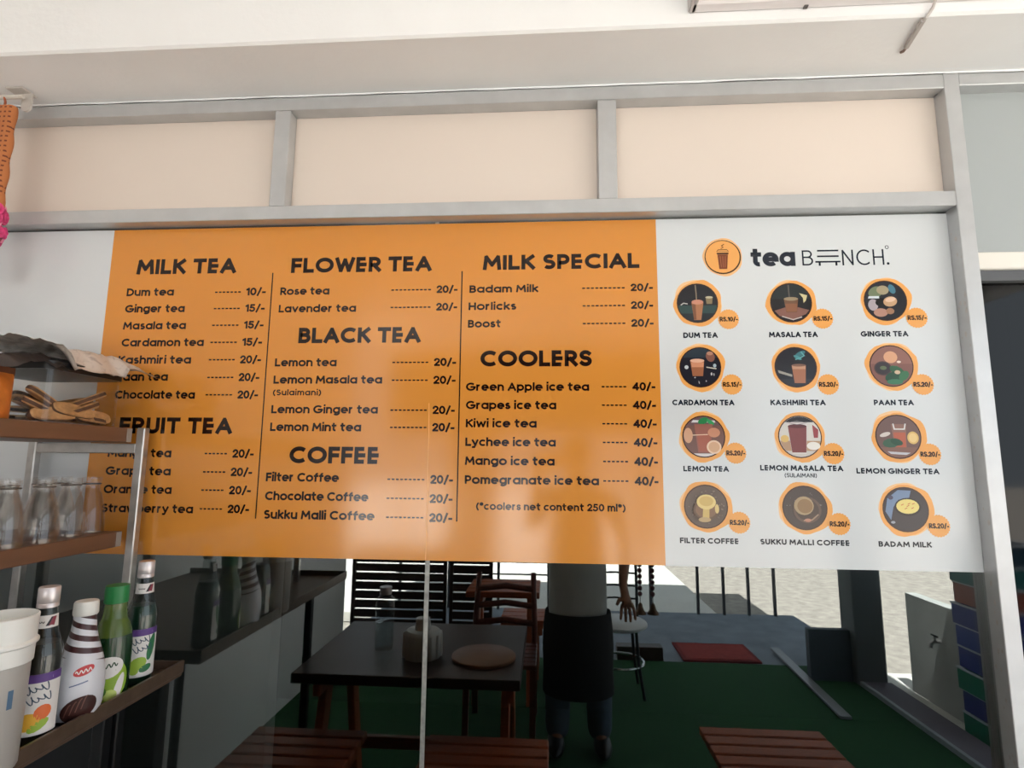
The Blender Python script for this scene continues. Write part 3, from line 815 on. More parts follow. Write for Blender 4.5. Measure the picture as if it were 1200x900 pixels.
# black counter under it with a rimmed tray top
cabn = thing('serving_counter', 'black counter under the rack topped by a rimmed brown tray', 'counter', (-1.35, -0.5, 0))
MB().box(-1.66, -1.04, -0.085, -0.06, 0.02, 1.057, M_BLACK, 0.003).build('back_panel', cabn)
for x_ in (-1.655, -1.08):
    MB().box(x_, x_ + .03, -1.07, -1.04, 0.001, 1.058, M_BLACK, .003).build('leg', cabn)
    MB().box(x_, x_ + .03, -0.115, -0.0855, 0.001, 1.058, M_BLACK, .003).build('leg', cabn)
MB().box(-1.66, -0.92, -1.1, -0.036, 1.058, 1.072, M_TRAY, 0.001).build('tray_top', cabn)
M_RIM = mat('brown_tray_rim', (88, 72, 60), 0.35, metal=0.2, noise=(40, 0.2))
MB().box(-0.925, -0.917, -1.1, -0.034, 1.066, 1.094, M_RIM, 0.001).box(-1.66, -0.925, -0.040, -0.034, 1.066, 1.092, M_TRAY, 0.001) \
    .box(-1.66, -0.925, -1.1, -1.094, 1.066, 1.094, M_RIM, 0.001).build('rim', cabn)
ZT = 1.0722

# inverted tumblers on the middle shelf
def tumbler():
    t = thing('glass_tumbler', 'x', 'glass', (0, 0, 0), 'inverted tumblers on the middle shelf')
    prof = [(.0365, 0), (.0358, .03), (.0325, .058), (.0265, .085), (.0195, .107), (.0172, .114), (.0195, .121), (.0212, .131), (.0208, .139),
            (.001, .1395), (.001, .131), (.0165, .127), (.0152, .118), (.0158, .112), (.0178, .106), (.0245, .084), (.0305, .057), (.0340, .03), (.0347, 0)]
    MB().lathe(prof, M_TUMBLER, (0, 0, 0), 28, cap=False).build('bowl', t, True)
    MB().tube([(.0196 * math.cos(a), .0196 * math.sin(a), .1215) for a in [2 * PI * k / 24 for k in range(24)]], .0016, mat('grey_glass_rim', (104, 98, 94), 0.15, spec=.8), 6, True).build('foot_ring', t, True)
    return t
t0 = tumbler()
SPOTS = [(-1.1445, -0.332, 'inverted tumbler cut by the left photo edge, front row of middle shelf'),
         (-1.1400, -0.253, 'second inverted tumbler from left in the front row of middle shelf'),
         (-1.160, -0.160, 'third inverted tumbler from left in the front row of middle shelf'),
         (-1.170, -0.088, 'rightmost inverted tumbler, in front of the orange sheet on the middle shelf'),
         (-1.238, -0.335, 'back row inverted tumbler behind the one cut by the photo edge'),
         (-1.236, -0.245, 'back row inverted tumbler seen between first and second front tumblers'),
         (-1.245, -0.150, 'back row inverted tumbler seen between second and third front tumblers'),
         (-1.255, -0.085, 'back row inverted tumbler seen between third and rightmost front tumblers')]
for i, (x, y, lab) in enumerate(SPOTS):
    o = t0 if i == 0 else copy_thing(t0, (x, y, 1.4102), lab)
    o.location = (x, y, 1.4102); o['label'] = lab

# rectangular clear jar of rusks with a crumpled cover
JX0, JX1, JY0, JY1, JZ = -1.375, -1.135, -0.285, -0.062, 1.6765
jar = thing('biscuit_jar', 'clear square jar of rusks under crumpled plastic on the top shelf', 'jar', ((JX0 + JX1) / 2, (JY0 + JY1) / 2, JZ))
mb = MB()
def ring_pts(x0, x1, y0, y1, r, n=5):
    out = []
    for cx_, cy_, a0 in ((x1 - r, y1 - r, 0), (x0 + r, y1 - r, 90), (x0 + r, y0 + r, 180), (x1 - r, y0 + r, 270)):
        for k in range(n):
            a = math.radians(a0 + 90 * k / (n - 1)); out.append((cx_ + r * math.cos(a), cy_ + r * math.sin(a)))
    return out
def loft(mb, rings, m, cap0=True, cap1=True):
    n = len(rings[0][0]); vs = []; fs = []
    for pts, z in rings:
        vs += [(p[0], p[1], z) for p in pts]
    for i in range(len(rings) - 1):
        for k in range(n):
            k2 = (k + 1) % n
            fs.append((i * n + k, i * n + k2, (i + 1) * n + k2, (i + 1) * n + k))
    if cap0: fs.append(tuple(range(n))[::-1])
    if cap1: fs.append(tuple((len(rings) - 1) * n + k for k in range(n)))
    mb.add(vs, fs, m)
    return mb
R0 = ring_pts(JX0, JX1, JY0, JY1, .022); R1 = ring_pts(JX0 + .003, JX1 - .003, JY0 + .003, JY1 - .003, .02)
M_JAR = glass_mat('smoky_jar_plastic', (0.95, 0.945, 0.935), 1.3, 0.02)
loft(mb, [(R0, JZ), (R0, JZ + .122), (R1, JZ + .122), (R1, JZ + .004)], M_JAR, True, True)
mb.build('jar_body', jar, True, angle=50)
loft(MB(), [(ring_pts(JX0 - .006, JX1 + .004, JY0 - .006, JY1 + .004, .024), JZ + .1225), (ring_pts(JX0 - .006, JX1 + .004, JY0 - .006, JY1 + .004, .024), JZ + .142),
            (ring_pts(JX0 + .01, JX1 - .01, JY0 + .01, JY1 - .01, .02), JZ + .152)], M_BLACK).build('lid', jar, True)
# crumpled covers
def crumple(x0, x1, y0, y1, nx, ny, zf, seed):
    r5 = random.Random(seed); vs = []; fs = []
    ph = [(r5.uniform(15, 90), r5.uniform(15, 90), r5.uniform(0, 6), r5.uniform(.3, 1)) for _ in range(9)]
    for j in range(ny + 1):
        for i in range(nx + 1):
            u, v = i / nx, j / ny
            y = y0 + (y1 - y0) * v; x = x0 + ((x1(y) if callable(x1) else x1) - x0) * u
            w = sum(a * abs(math.sin(fx * x + fy * y + p)) for fx, fy, p, a in ph) / 6
            vs.append((x + .006 * math.sin(60 * y + seed), y + .006 * math.sin(55 * x), zf(x, y, u, v) + .016 * (w - .5) + .003 * r5.random()))
    for j in range(ny):
        for i in range(nx):
            o = j * (nx + 1) + i
            fs.append((o, o + 1, o + nx + 2, o + nx + 1))
    return vs, fs
def edge_x(y):
    for (y0, x0), (y1, x1) in zip(((-.40, -1.135), (-.30, -1.122), (-.235, -1.114), (-.19, -1.108), (-.09, -1.095)), ((-.30, -1.122), (-.235, -1.114), (-.19, -1.108), (-.09, -1.095), (0, -1.05))):
        if y <= y1:
            return x0 + (x1 - x0) * max(0, (y - y0) / (y1 - y0))
    return -1.066
def drape(x, y, u, v):
    z = JZ + .190 + .008 * math.sin(9 * y)
    lip = min(1, max(0, u - .84) / .12)
    z -= (.055 if y < -.1 else .03) * lip * min(1, max(.15, (y + .285) / .05))
    z -= .03 * max(0, (y + .09) / .06) * (1 - lip * .3)
    return z
def crackle(name, c1, c2, rough):
    m = mat(name, c1, rough, spec=.6)
    nt = m.node_tree; b = nt.nodes['Principled BSDF']
    tc = nt.nodes.new('ShaderNodeTexCoord'); n = nt.nodes.new('ShaderNodeTexNoise'); n.inputs['Scale'].default_value = 26; n.inputs['Detail'].default_value = 8
    n.inputs['Distortion'].default_value = 1.5
    r = nt.nodes.new('ShaderNodeValToRGB'); r.color_ramp.elements[0].color = lin(c2); r.color_ramp.elements[1].color = lin(c1)
    r.color_ramp.elements[0].position = .28; r.color_ramp.elements[1].position = .5
    nt.links.new(tc.outputs['Object'], n.inputs['Vector']); nt.links.new(n.outputs['Fac'], r.inputs['Fac']); nt.links.new(r.outputs['Color'], b.inputs['Base Color'])
    return m
M_BAG = crackle('crumpled_bag', (206, 194, 184), (142, 128, 120), .32)
M_BAGD = crackle('dark_crumpled_bag', (58, 50, 48), (18, 14, 14), .3)
vs, fs = crumple(-1.39, edge_x, -0.335, -0.028, 34, 34, drape, 11)
MB().add(vs, fs, M_BAG).build('plastic_cover', jar, True, angle=70)
vs, fs = crumple(-1.36, -1.128, -0.42, -0.235, 22, 16, lambda x, y, u, v: JZ + .142 - .02 * max(0, u - .9) / .1 - .2 * max(0, -.3 - y) + .008 * math.sin(PI * v), 5)
MB().add(vs, fs, M_BAGD).build('dark_wrap', jar, True, angle=70)
M_RUSK = mat('baked_rusk', (196, 152, 104), 0.8, noise=(60, 0.25))
M_CRUST = mat('brown_crust', (96, 70, 56), 0.8, noise=(60, 0.3))
def rusk():
    o = MB()
    pts = []
    for k in range(20):
        a = 2 * PI * k / 20
        pts.append((.058 * math.copysign(abs(math.cos(a)) ** .6, math.cos(a)), .017 * math.copysign(abs(math.sin(a)) ** .7, math.sin(a))))
    loft(o, [([(p[0] * .95, p[1] * .92) for p in pts], -.007), (pts, -.004)], M_RUSK, True, False)
    loft(o, [(pts, -.004), (pts, .004)], M_CRUST, False, False)
    loft(o, [(pts, .004), ([(p[0] * .95, p[1] * .92) for p in pts], .007)], M_RUSK, False, True)
    return tag(o.build('rusk', None, True), 'long golden brown rusk in the heap inside the clear jar', 'biscuit', 'rusks in the jar')
r0 = rusk()
HEAP = [(-1.172, -.225, .012, 20, 88, 0), (-1.172, -.135, .012, -15, 80, 5), (-1.215, -.18, .012, 12, 95, 0), (-1.255, -.17, .012, 8, 20, 0), (-1.31, -.2, .012, 0, 70, 0),
        (-1.178, -.245, .032, 24, 100, 14), (-1.168, -.155, .036, -10, 92, -20), (-1.2, -.125, .034, -12, 84, -22), (-1.225, -.21, .034, 10, 85, 18),
        (-1.185, -.12, .062, -18, 86, -24), (-1.18, -.235, .052, 16, 95, 24), (-1.28, -.15, .034, 10, 60, 0), (-1.16, -.18, .03, 62, 88, 6), (-1.24, -.22, .05, -25, 100, 12), (-1.163, -.12, .02, 70, 92, 3), (-1.163, -.232, .018, 68, 88, -4), (-1.3, -.12, .05, 12, 75, 8), (-1.23, -.12, .054, 10, 75, -15)]
for i, (x, y, z, rx, rz, ry) in enumerate(HEAP):
    o = r0 if i == 0 else copy_thing(r0, (0, 0, 0))
    o.location = (x, y, JZ + z + .004)
    o.rotation_euler = (math.radians(rx), math.radians(ry), math.radians(rz))
# orange packet beside the jar, half out of the photo
pk = thing('snack_packet', 'orange packet standing left of the jar, cut by the photo edge', 'packet', (-1.19, -.37, JZ))
mb = MB()
vs = []; fs = []
nx, nz = 8, 10
for sgn in (1, -1):
    for j in range(nz + 1):
        for i in range(nx + 1):
            u = i / nx; v = j / nz
            b = .024 * (math.sin(PI * u) ** .5) * (math.sin(PI * min(1, v * .9 + .1)) ** .5)
            vs.append((-1.19 + sgn * b, -.44 + .13 * u, JZ + .001 + .105 * v))
n1 = (nx + 1) * (nz + 1)
for s_ in (0, 1):
    for j in range(nz):
        for i in range(nx):
            o = s_ * n1 + j * (nx + 1) + i
            f = (o, o + 1, o + nx + 2, o + nx + 1)
            fs.append(f if s_ == 0 else f[::-1])
M_PKT = mat('orange_foil', (206, 120, 52), 0.3, noise=(30, .2))
mb.add(vs, fs, M_PKT).build('pouch', pk, True)
MB().box(-1.1915, -1.1885, -.44, -.31, JZ + .1, JZ + .118, mat('dark_seal', (90, 50, 30), .4), .0005).build('seal', pk)

# ------------------------------------------------------------------ bottles on the tray
def wrap(mb, pts, R, c, ang, m, off=.0, rings=4):
    """patch outline pts (u along the girth in m, v height) laid on a cylinder or profile R(v)"""
    if callable(R): rf = R
    else: rf = lambda v: R
    cu = sum(p[0] for p in pts) / len(pts); cv = sum(p[1] for p in pts) / len(pts)
    def P(u, v):
        r = rf(v) + off
        a = ang + u / r
        return (c[0] + r * math.cos(a), c[1] + r * math.sin(a), c[2] + v)
    vs = [P(cu, cv)]; n = len(pts)
    for k in range(1, rings + 1):
        for p in pts:
            vs.append(P(cu + (p[0] - cu) * k / rings, cv + (p[1] - cv) * k / rings))
    fs = [(0, 1 + k, 1 + (k + 1) % n) for k in range(n)]
    for q in range(rings - 1):
        for k in range(n):
            k2 = (k + 1) % n
            fs.append((1 + q * n + k, 1 + (q + 1) * n + k, 1 + (q + 1) * n + k2, 1 + q * n + k2))
    mb.add(vs, fs, m)
def rectp(u0, u1, v0, v1, n=6):
    out = []
    for a, b in (((u0, v0), (u1, v0)), ((u1, v0), (u1, v1)), ((u1, v1), (u0, v1)), ((u0, v1), (u0, v0))):
        for k in range(n):
            out.append((a[0] + (b[0] - a[0]) * k / n, a[1] + (b[1] - a[1]) * k / n))
    return out
def band(mb, R, c, a0, a1, z0, z1, m, n=20):
    vs = []; fs = []
    for k in range(n + 1):
        a = a0 + (a1 - a0) * k / n
        for z in (z0, z1):
            r = R(z) if callable(R) else R
            vs.append((c[0] + r * math.cos(a), c[1] + r * math.sin(a), c[2] + z))
    for k in range(n):
        fs.append((2 * k, 2 * k + 2, 2 * k + 3, 2 * k + 1))
    mb.add(vs, fs, m)
def wline(mb, pts, R, c, ang, w, m, off):
    q = []
    for i, p in enumerate(pts):
        a = Vector(pts[max(i - 1, 0)]); b = Vector(pts[min(i + 1, len(pts) - 1)])
        d = (b - a).normalized(); q.append((Vector(p) + Vector((-d.y, d.x)) * w / 2, Vector(p) - Vector((-d.y, d.x)) * w / 2))
    vs = []
    for l, r_ in q:
        for t in (l, r_):
            rr_ = (R(t.y) if callable(R) else R) + off
            a = ang + t.x / rr_
            vs.append((c[0] + rr_ * math.cos(a), c[1] + rr_ * math.sin(a), c[2] + t.y))
    mb.add(vs, [(2 * i, 2 * i + 1, 2 * i + 3, 2 * i + 2) for i in range(len(pts) - 1)], m)
M_LAB = mat('white_label_paper', (226, 224, 222), 0.5)
M_PURP = mat('purple_print', (92, 62, 132), 0.5)
M_SCRIPT = mat('teal_script', (52, 74, 96), 0.5)
M_SILVER = mat('silver_screw_cap', (214, 206, 206), 0.3, metal=0.5)
M_BOTTLE = glass_mat('clear_bottle_glass', (0.78, 0.82, 0.80), 1.5)
def syrup_bottle(loc, lab, fluid, fruit, face):
    t = thing('syrup_bottle', lab, 'bottle', loc, 'fruit crush bottles on the tray')
    c = loc
    MB().lathe([(.001, 0), (.03, .001), (.0325, .006), (.0325, .155), (.0305, .168), (.0235, .19), (.0195, .208), (.0165, .236), (.0155, .243)], M_BOTTLE, c, 28).build('bottle_body', t, True)
    MB().lathe([(.001, .004), (.0295, .005), (.0305, .01), (.0305, .152), (.028, .166), (.024, .178), (.001, .1785)], fluid, c, 24).build('syrup', t, True)
    MB().lathe([(.016, .241), (.0175, .242), (.0175, .249), (.0168, .25), (.0175, .252), (.0175, .277), (.0165, .279), (.001, .2795)], M_SILVER, c, 24).build('cap', t, True)
    mb = MB(); a0, a1 = face - 1.25, face + 1.25
    band(mb, .0331, c, a0, a1, .022, .128, M_LAB)
    band(mb, .0333, c, a0, a1, .113, .128, M_PURP)
    wline(mb, [(-.022, .1195), (.022, .1195)], .0335, c, face, .0045, mat('pale_lilac_print', (176, 156, 206), .5), 0)
    for pts, m_ in fruit:
        wrap(mb, pts, .0334, c, face, m_)
    for k, zz in ((0, .1), (1, .082)):
        wline(mb, [(-.02 + .005 * k + .036 * i / 40 - .0035 * math.sin(i * .62 + 1), zz + .005 * (1 + .5 * math.sin(i * .21)) * math.cos(i * .62) + .006 * i / 40) for i in range(41)], .0336, c, face, .0019, M_SCRIPT, 0)
    mb.build('label', t, True)
    mb = MB()
    band(mb, lambda z: .0202 - .065 * (z - .206), c, a0, a1, .206, .229, M_LAB)
    wrap(mb, [(.004, .21), (.014, .21), (.017, .226), (.011, .226)], .0203, c, face, mat('maroon_print', (132, 50, 66), .5))
    wrap(mb, [(.0, .21), (.005, .21), (.011, .226), (.008, .226)], .0203, c, face, mat('dark_print', (40, 34, 44), .5))
    wline(mb, [(-.016 + .0014 * i, .217 + .0016 * math.sin(i * 2)) for i in range(11)], .0203, c, face, .0016, mat('dark_print', (40, 34, 44), .5), 0)
    mb.build('neck_label', t, True)
    return t
M_YEL = mat('mango_yellow_print', (232, 178, 62), .5); M_ORN = mat('mango_orange_print', (224, 110, 54), .5); M_LIME = mat('lime_print', (150, 182, 62), .5)
M_LEAF = mat('leaf_green_print', (44, 110, 70), .5)
def face_of(x, y): return math.atan2(-1.45 - y, 0 - x)
B1 = (-.962, -.402, ZT)
syrup_bottle(B1, 'mango syrup bottle with yellow fruit label, behind the white tub', mat('dark_syrup', (30, 27, 22), .3),
             [(ell(-.012, .046, .02, .015, 14, .3), M_YEL), (ell(.011, .06, .014, .013, 14, .5), M_ORN), (ell(.006, .038, .018, .008, 12, .5), M_LIME)], face_of(*B1[:2]))
B4 = (-.972, -.128, ZT)
syrup_bottle(B4, 'green syrup bottle with lime label, farthest along the tray', mat('dark_green_syrup', (14, 50, 36), .3),
             [(ell(-.004, .052, .018, .014, 14, .4), M_LIME), (ell(.022, .085, .009, .03, 12, -.2), M_LEAF), (ell(.012, .04, .014, .008, 12, .3), M_LEAF), (ell(-.012, .036, .01, .008, 12, 0), M_LIME)], face_of(*B4[:2]) + .15)

# chocolate syrup bottle
B2 = (-.957, -.315, ZT)
cho = thing('chocolate_bottle', 'brown striped white chocolate syrup bottle with red oval, second along the tray', 'bottle', B2)
prof2 = [(.001, 0), (.03, .001), (.037, .006), (.0435, .03), (.0455, .065), (.043, .1), (.035, .13), (.026, .158), (.0215, .18), (.0198, .203), (.0185, .207)]
def rprof(prof):
    def f(z):
        for (r0_, z0), (r1_, z1) in zip(prof[:-1], prof[1:]):
            if z <= z1: return r0_ + (r1_ - r0_) * (z - z0) / max(1e-6, z1 - z0)
        return prof[-1][0]
    return f
m = mat('choc_sleeve', (216, 218, 226), .32)
nt = m.node_tree; b = nt.nodes['Principled BSDF']
tc = nt.nodes.new('ShaderNodeTexCoord'); sp = nt.nodes.new('ShaderNodeSeparateXYZ'); nt.links.new(tc.outputs['Object'], sp.inputs[0])
def mnode(op, a, b_):
    n = nt.nodes.new('ShaderNodeMath'); n.operation = op
    for i, v in enumerate((a, b_)):
        if v is None: continue
        if isinstance(v, (int, float)): n.inputs[i].default_value = v
        else: nt.links.new(v, n.inputs[i])
    return n.outputs[0]
ang_ = mnode('ARCTAN2', sp.outputs[1], sp.outputs[0])
h_ = mnode('ADD', mnode('MULTIPLY', sp.outputs[2], 290.0), mnode('MULTIPLY', ang_, 2.0))
st = mnode('GREATER_THAN', mnode('SINE', h_, None), 0.05)
hi = mnode('GREATER_THAN', mnode('ADD', sp.outputs[2], mnode('MULTIPLY', mnode('SINE', ang_, None), .012)), .118)
mk = mnode('MULTIPLY', st, hi)
low = mnode('LESS_THAN', sp.outputs[2], 0.012)
mk = mnode('MAXIMUM', mk, low)
mx = nt.nodes.new('ShaderNodeMix'); mx.data_type = 'RGBA'
nt.links.new(mk, mx.inputs[0]); mx.inputs[6].default_value = lin((216, 218, 226)); mx.inputs[7].default_value = lin((66, 32, 34))
nt.links.new(mx.outputs[2], b.inputs['Base Color'])
MB().lathe(prof2, m, B2, 32).build('bottle_body', cho, True)
MB().lathe([(.0195, .204), (.0215, .205), (.0225, .208), (.0215, .229), (.0195, .232), (.001, .2325)], M_PLASTIC, B2, 28).build('cap', cho, True)
mb = MB(); f2 = face_of(*B2[:2]); rp = rprof(prof2)
M_CHOC = mat('chocolate_print', (58, 28, 26), .35); M_RED = mat('red_oval_print', (196, 60, 62), .4)
wrap(mb, ell(.008, .105, .018, .0085, 18, .25), rp, B2, f2, M_RED, .0012)
wline(mb, [(-.006 + .028 * i / 30, .1025 + .004 * i / 30 + .003 * math.sin(i * .8)) for i in range(31)], rp, B2, f2, .0018, M_LAB, .0018)
wline(mb, [(-.014 + .003 * i, .079 + .0006 * i) for i in range(11)], rp, B2, f2, .0022, mat('slate_print', (96, 112, 150), .4), .0014)
#, (.016, .085)], rp, B2, f2, .0022, mat('slate_print', (96, 112, 150), .4), .0007)
wrap(mb, ell(.006, .034, .032, .023, 22, .35), rp, B2, f2, M_CHOC, .0012)
for k in range(4):
    wline(mb, [(-.018 + .009 * k + .01 * t_ / 8, .022 + .004 * k + .024 * math.sin(PI * t_ / 16)) for t_ in range(9)], rp, B2, f2, .002, mat('choc_gloss', (112, 78, 70), .3), .0018)
mb.build('label', cho, True)

# green bottle
B3 = (-.966, -.222, ZT)
grn = thing('lime_bottle', 'round green bottle with green cap, between the chocolate and far bottles', 'bottle', B3)
prof3 = [(.001, 0), (.034, .001), (.0375, .006), (.0385, .07), (.0385, .118), (.036, .14), (.029, .165), (.0235, .182), (.0215, .206), (.02, .21)]
MB().lathe(prof3[:6] + [(.0365, .139)], mat('dark_green_bottle', (16, 52, 28), .18, spec=.6), B3, 32).build('bottle_body', grn, True)
MB().lathe([(.0366, .1385), (.029, .165), (.026, .172), (.0245, .176), (.0245, .18), (.0232, .183), (.0235, .187), (.022, .19), (.0225, .196), (.0215, .207)],
           mat('olive_green_glass', (74, 96, 36), .2, spec=.6), B3, 32).build('shoulder', grn, True)
MB().lathe([(.0222, .206), (.0235, .207)] + [(.0235, .21 + .003 * k) for k in range(9)] + [(.0225, .243), (.001, .2435)], mat('green_cap', (26, 122, 62), .4), B3, 28).build('cap', grn, True)
mb = MB(); f3 = face_of(*B3[:2])
wrap(mb, ell(.002, .05, .036, .042, 24), .0388, B3, f3, mat('lime_fruit_print', (134, 168, 48), .45))
wrap(mb, ell(-.004, .078, .03, .022, 20, .15), .0394, B3, f3, M_LAB)
wrap(mb, ell(.02, .034, .008, .03, 14, -.25), .039, B3, f3, M_LAB)
wrap(mb, ell(-.016, .03, .014, .012, 14), .0392, B3, f3, mat('green_fruit_print', (62, 112, 36), .45))
wrap(mb, ell(.004, .022, .014, .011, 14), .0391, B3, f3, mat('lime_slice_print', (188, 206, 112), .45))
wrap(mb, ell(-.022, .014, .012, .006, 14), .0392, B3, f3, M_LAB)
wline(mb, [(-.022 + .036 * i / 36, .079 + .006 * i / 36 + .004 * math.sin(i * .7)) for i in range(37)], .0398, B3, f3, .0024, mat('dark_green_print', (30, 66, 40), .45), 0)
wline(mb, [(-.018, .066), (.012, .072)], .0394, B3, f3, .002, mat('dark_green_print', (30, 66, 40), .45), 0)
mb.build('label', grn, True)

# white lidded tub in front
T1 = (-.952, -.502, ZT)
tub = thing('plastic_tub', 'tall clear plastic tub with a big white lid, nearest on the tray', 'container', T1)
MB().lathe([(.001, 0), (.042, .001), (.0445, .006), (.047, .175), (.0455, .175), (.043, .008), (.001, .004)], mat('cloudy_plastic', (172, 168, 163), .35), T1, 36, cap=False).build('tub_body', tub, True)
MB().lathe([(.001, .006), (.041, .007), (.0425, .09), (.001, .092)], mat('pale_powder', (176, 170, 164), .9, noise=(40, .1)), T1, 28).build('powder', tub, True)
MB().lathe([(.0485, .172), (.0495, .173), (.05, .2), (.0545, .2035), (.0545, .2075), (.0505, .211), (.0515, .25), (.0495, .2515), (.048, .249), (.047, .236), (.001, .235)], M_PLASTIC, T1, 36, cap=False).build('lid', tub, True)
mb = MB(); ft = face_of(*T1[:2])
wrap(mb, rectp(.004, .012, .105, .135), .0458, T1, ft + .35, mat('blue_mark', (74, 104, 132), .5), .0012)
mb.build('blue_mark', tub, True)

# ------------------------------------------------------------------ hanging garland and its bracket, top left
GX, GY = -1.532, -.115
gar = thing('hanging_garland', 'orange woven hanging with a pink flower bunch at the top left corner', 'garland', (GX, GY, 2.58))
m = mat('orange_weave', (196, 112, 50), .8)
nt = m.node_tree; b = nt.nodes['Principled BSDF']
tc = nt.nodes.new('ShaderNodeTexCoord'); sp = nt.nodes.new('ShaderNodeSeparateXYZ'); nt.links.new(tc.outputs['Object'], sp.inputs[0])
hole = mnode('MULTIPLY', mnode('GREATER_THAN', mnode('SINE', mnode('MULTIPLY', sp.outputs[0], 470.0), None), .1),
             mnode('GREATER_THAN', mnode('SINE', mnode('MULTIPLY', sp.outputs[2], 430.0), None), .5))
mx = nt.nodes.new('ShaderNodeMix'); mx.data_type = 'RGBA'
nt.links.new(hole, mx.inputs[0]); mx.inputs[6].default_value = lin((186, 114, 66)); mx.inputs[7].default_value = lin((112, 54, 32))
nt.links.new(mx.outputs[2], b.inputs['Base Color'])
mb = MB(); rings = []
for i in range(40):
    z = 2.575 - .5 * i / 39
    w = .036 + .003 * math.sin(i * .9) - .012 * max(0, (i - 22) / 17)
    rings.append(([(p[0] , p[1]) for p in ring_pts(GX - w, GX + w, GY - .012, GY + .012, .011)], z))
loft(mb, rings, m)
mb.build('woven_strip', gar, True)
mb = MB(); r6 = random.Random(8); M_PINK = mat('hot_pink_petals', (212, 62, 122), .6, noise=(60, .25)); M_PINK2 = mat('pale_pink_petals', (236, 150, 178), .6)
for i in range(26):
    a = r6.random() * 6.28; zz = 2.185 + .1 * r6.random(); rr_ = .034 + .008 * r6.random()
    cx_, cy_ = GX + rr_ * math.cos(a) * .95, GY + rr_ * math.sin(a) * .8
    pts = [(cx_ + .011 * math.cos(t_) * math.sin(a) , cy_ - .011 * math.cos(t_) * math.cos(a), zz + .013 * math.sin(t_)) for t_ in [2 * PI * k / 12 for k in range(12)]]
    mb.tube(pts, .0048, M_PINK if i % 3 else M_PINK2, 6, True)
    mb.ball((cx_, cy_, zz), .008, M_PINK, 8, 5)
mb.build('flower_bunch', gar, True)
MB().tube([(GX, GY, 2.572), (GX, GY, 2.592), (GX, GY - .004, 2.604)], .003, M_OWOOD, 6).build('hang_loop', gar, True)
br = thing('rod_bracket', 'small grey curtain rod bracket under the beam above the garland', 'bracket', (-1.52, -.1, 2.634))
MB().box(-1.53, -1.478, -.125, -.075, 2.628, 2.6335, mat('bracket_grey', (196, 190, 184), .5), .002).build('plate', br)
mb = MB()
pts = [(-.014, 0), (.014, 0), (.014, -.04)] + [(.014 * math.cos(a), -.04 + .014 * math.sin(a)) for a in [-PI * k / 8 for k in range(1, 8)]] + [(-.014, -.04)]
vs = [(-1.488 + p[0], -.098, 2.628 + p[1]) for p in pts] + [(-1.488 + p[0], -.092, 2.628 + p[1]) for p in pts]; n = len(pts)
mb.add(vs, [tuple(range(n)), tuple(range(2 * n - 1, n - 1, -1))] + [(k, n + k, n + (k + 1) % n, (k + 1) % n) for k in range(n)], mat('bracket_grey', (196, 190, 184), .5))
mb.build('tongue', br)
MB().tube([(-1.715, GY, 2.606), (-1.48, GY, 2.606)], .006, mat('pale_rod', (206, 200, 192), .4), 10).build('rod', br, True)

# ------------------------------------------------------------------ the seating porch behind the camera, seen in the dark glass
def plank_table(name, lab, x0, x1, y0, y1, h, m_top, m_leg, cat='table', n=5, th=.04, group=None, along_x=True):
    t = thing(name, lab, cat, ((x0 + x1) / 2, (y0 + y1) / 2, 0), group)
    mb = MB()
    if along_x:
        w = (y1 - y0) / n
        for k in range(n):
            mb.box(x0, x1, y0 + k * w + .006, y0 + (k + 1) * w - .006, h - th, h, m_top, .004)
    else:
        w = (x1 - x0) / n
        for k in range(n):
            mb.box(x0 + k * w + .002, x0 + (k + 1) * w - .002, y0, y1, h - th, h, m_top, .003)
    mb.build('seat_slats' if cat == 'stool' else 'tabletop', t)
    dx = .07; L = (y1 - y0)
    for x in (x0 + dx, x1 - dx):
        for s in (-1, 1):
            yc = (y0 + y1) / 2
            MB().bar((x, yc + s * L * .18, h - th - .001), (x, yc + s * L * .42, 0.0), .035, .07, m_leg, .003).build('leg', t)
        MB().bar((x + .03, y0 + .03, h - th - .03), (x + .03, y1 - .03, h - th - .03), .03, .05, m_leg, .003).build('cleat', t)
    MB().bar((x0 + dx + .01, (y0 + y1) / 2, h * .45), (x1 - dx - .01, (y0 + y1) / 2, h * .45), .03, .05, m_leg, .003).build('stretcher', t)
    return t
plank_table('dining_table', 'dark wooden table carrying the water bottle, mirrored in the glass below the menu', -1.03, -.11, -1.56, -.82, .75, M_DWOOD, M_OWOOD, n=1)
plank_table('slatted_stool', 'slatted wooden stool mirrored at lower left beside the white wall', -1.2, -.74, -.94, -.5, .5, M_OWOOD, M_OWOOD, 'stool', 6, .03, 'slatted stools mirrored in the glass')
plank_table('slatted_stool', 'slatted wooden stool mirrored at bottom centre just right of the pane joint', -.48, .0, -.93, -.49, .5, M_OWOOD, M_OWOOD, 'stool', 6, .03, 'slatted stools mirrored in the glass')
plank_table('slatted_stool', 'slatted wooden stool mirrored at bottom right on the green carpet', .63, 1.12, -1.09, -.64, .5, M_OWOOD, M_OWOOD, 'stool', 6, .03, 'slatted stools mirrored in the glass')
plank_table('side_table', 'reddish wooden table mirrored behind the chair, left of the person', -.56, -.06, -2.82, -2.4, .72, M_OWOOD, M_OWOOD, n=4)
plank_table('low_bench', 'low wooden bench mirrored left of the person near the carpet edge', -.36, -.02, -3.2, -2.85, .42, M_OWOOD, M_OWOOD, 'bench', 3, .06)
MB_ = MB()
rt = tag(MB().lathe([(.001, 0), (.132, 0), (.138, .004), (.138, .014), (.132, .018), (.001, .018)], mat('brown_board', (120, 78, 50), .45, noise=(12, .2)), (-.28, -1.06, .7502), 40).build('round_board', None, True),
         'round brown serving board lying on the mirrored dark table', 'board')
wb = thing('water_bottle', 'clear water bottle standing on the mirrored dark table', 'bottle', (-.745, -1.14, .7502))
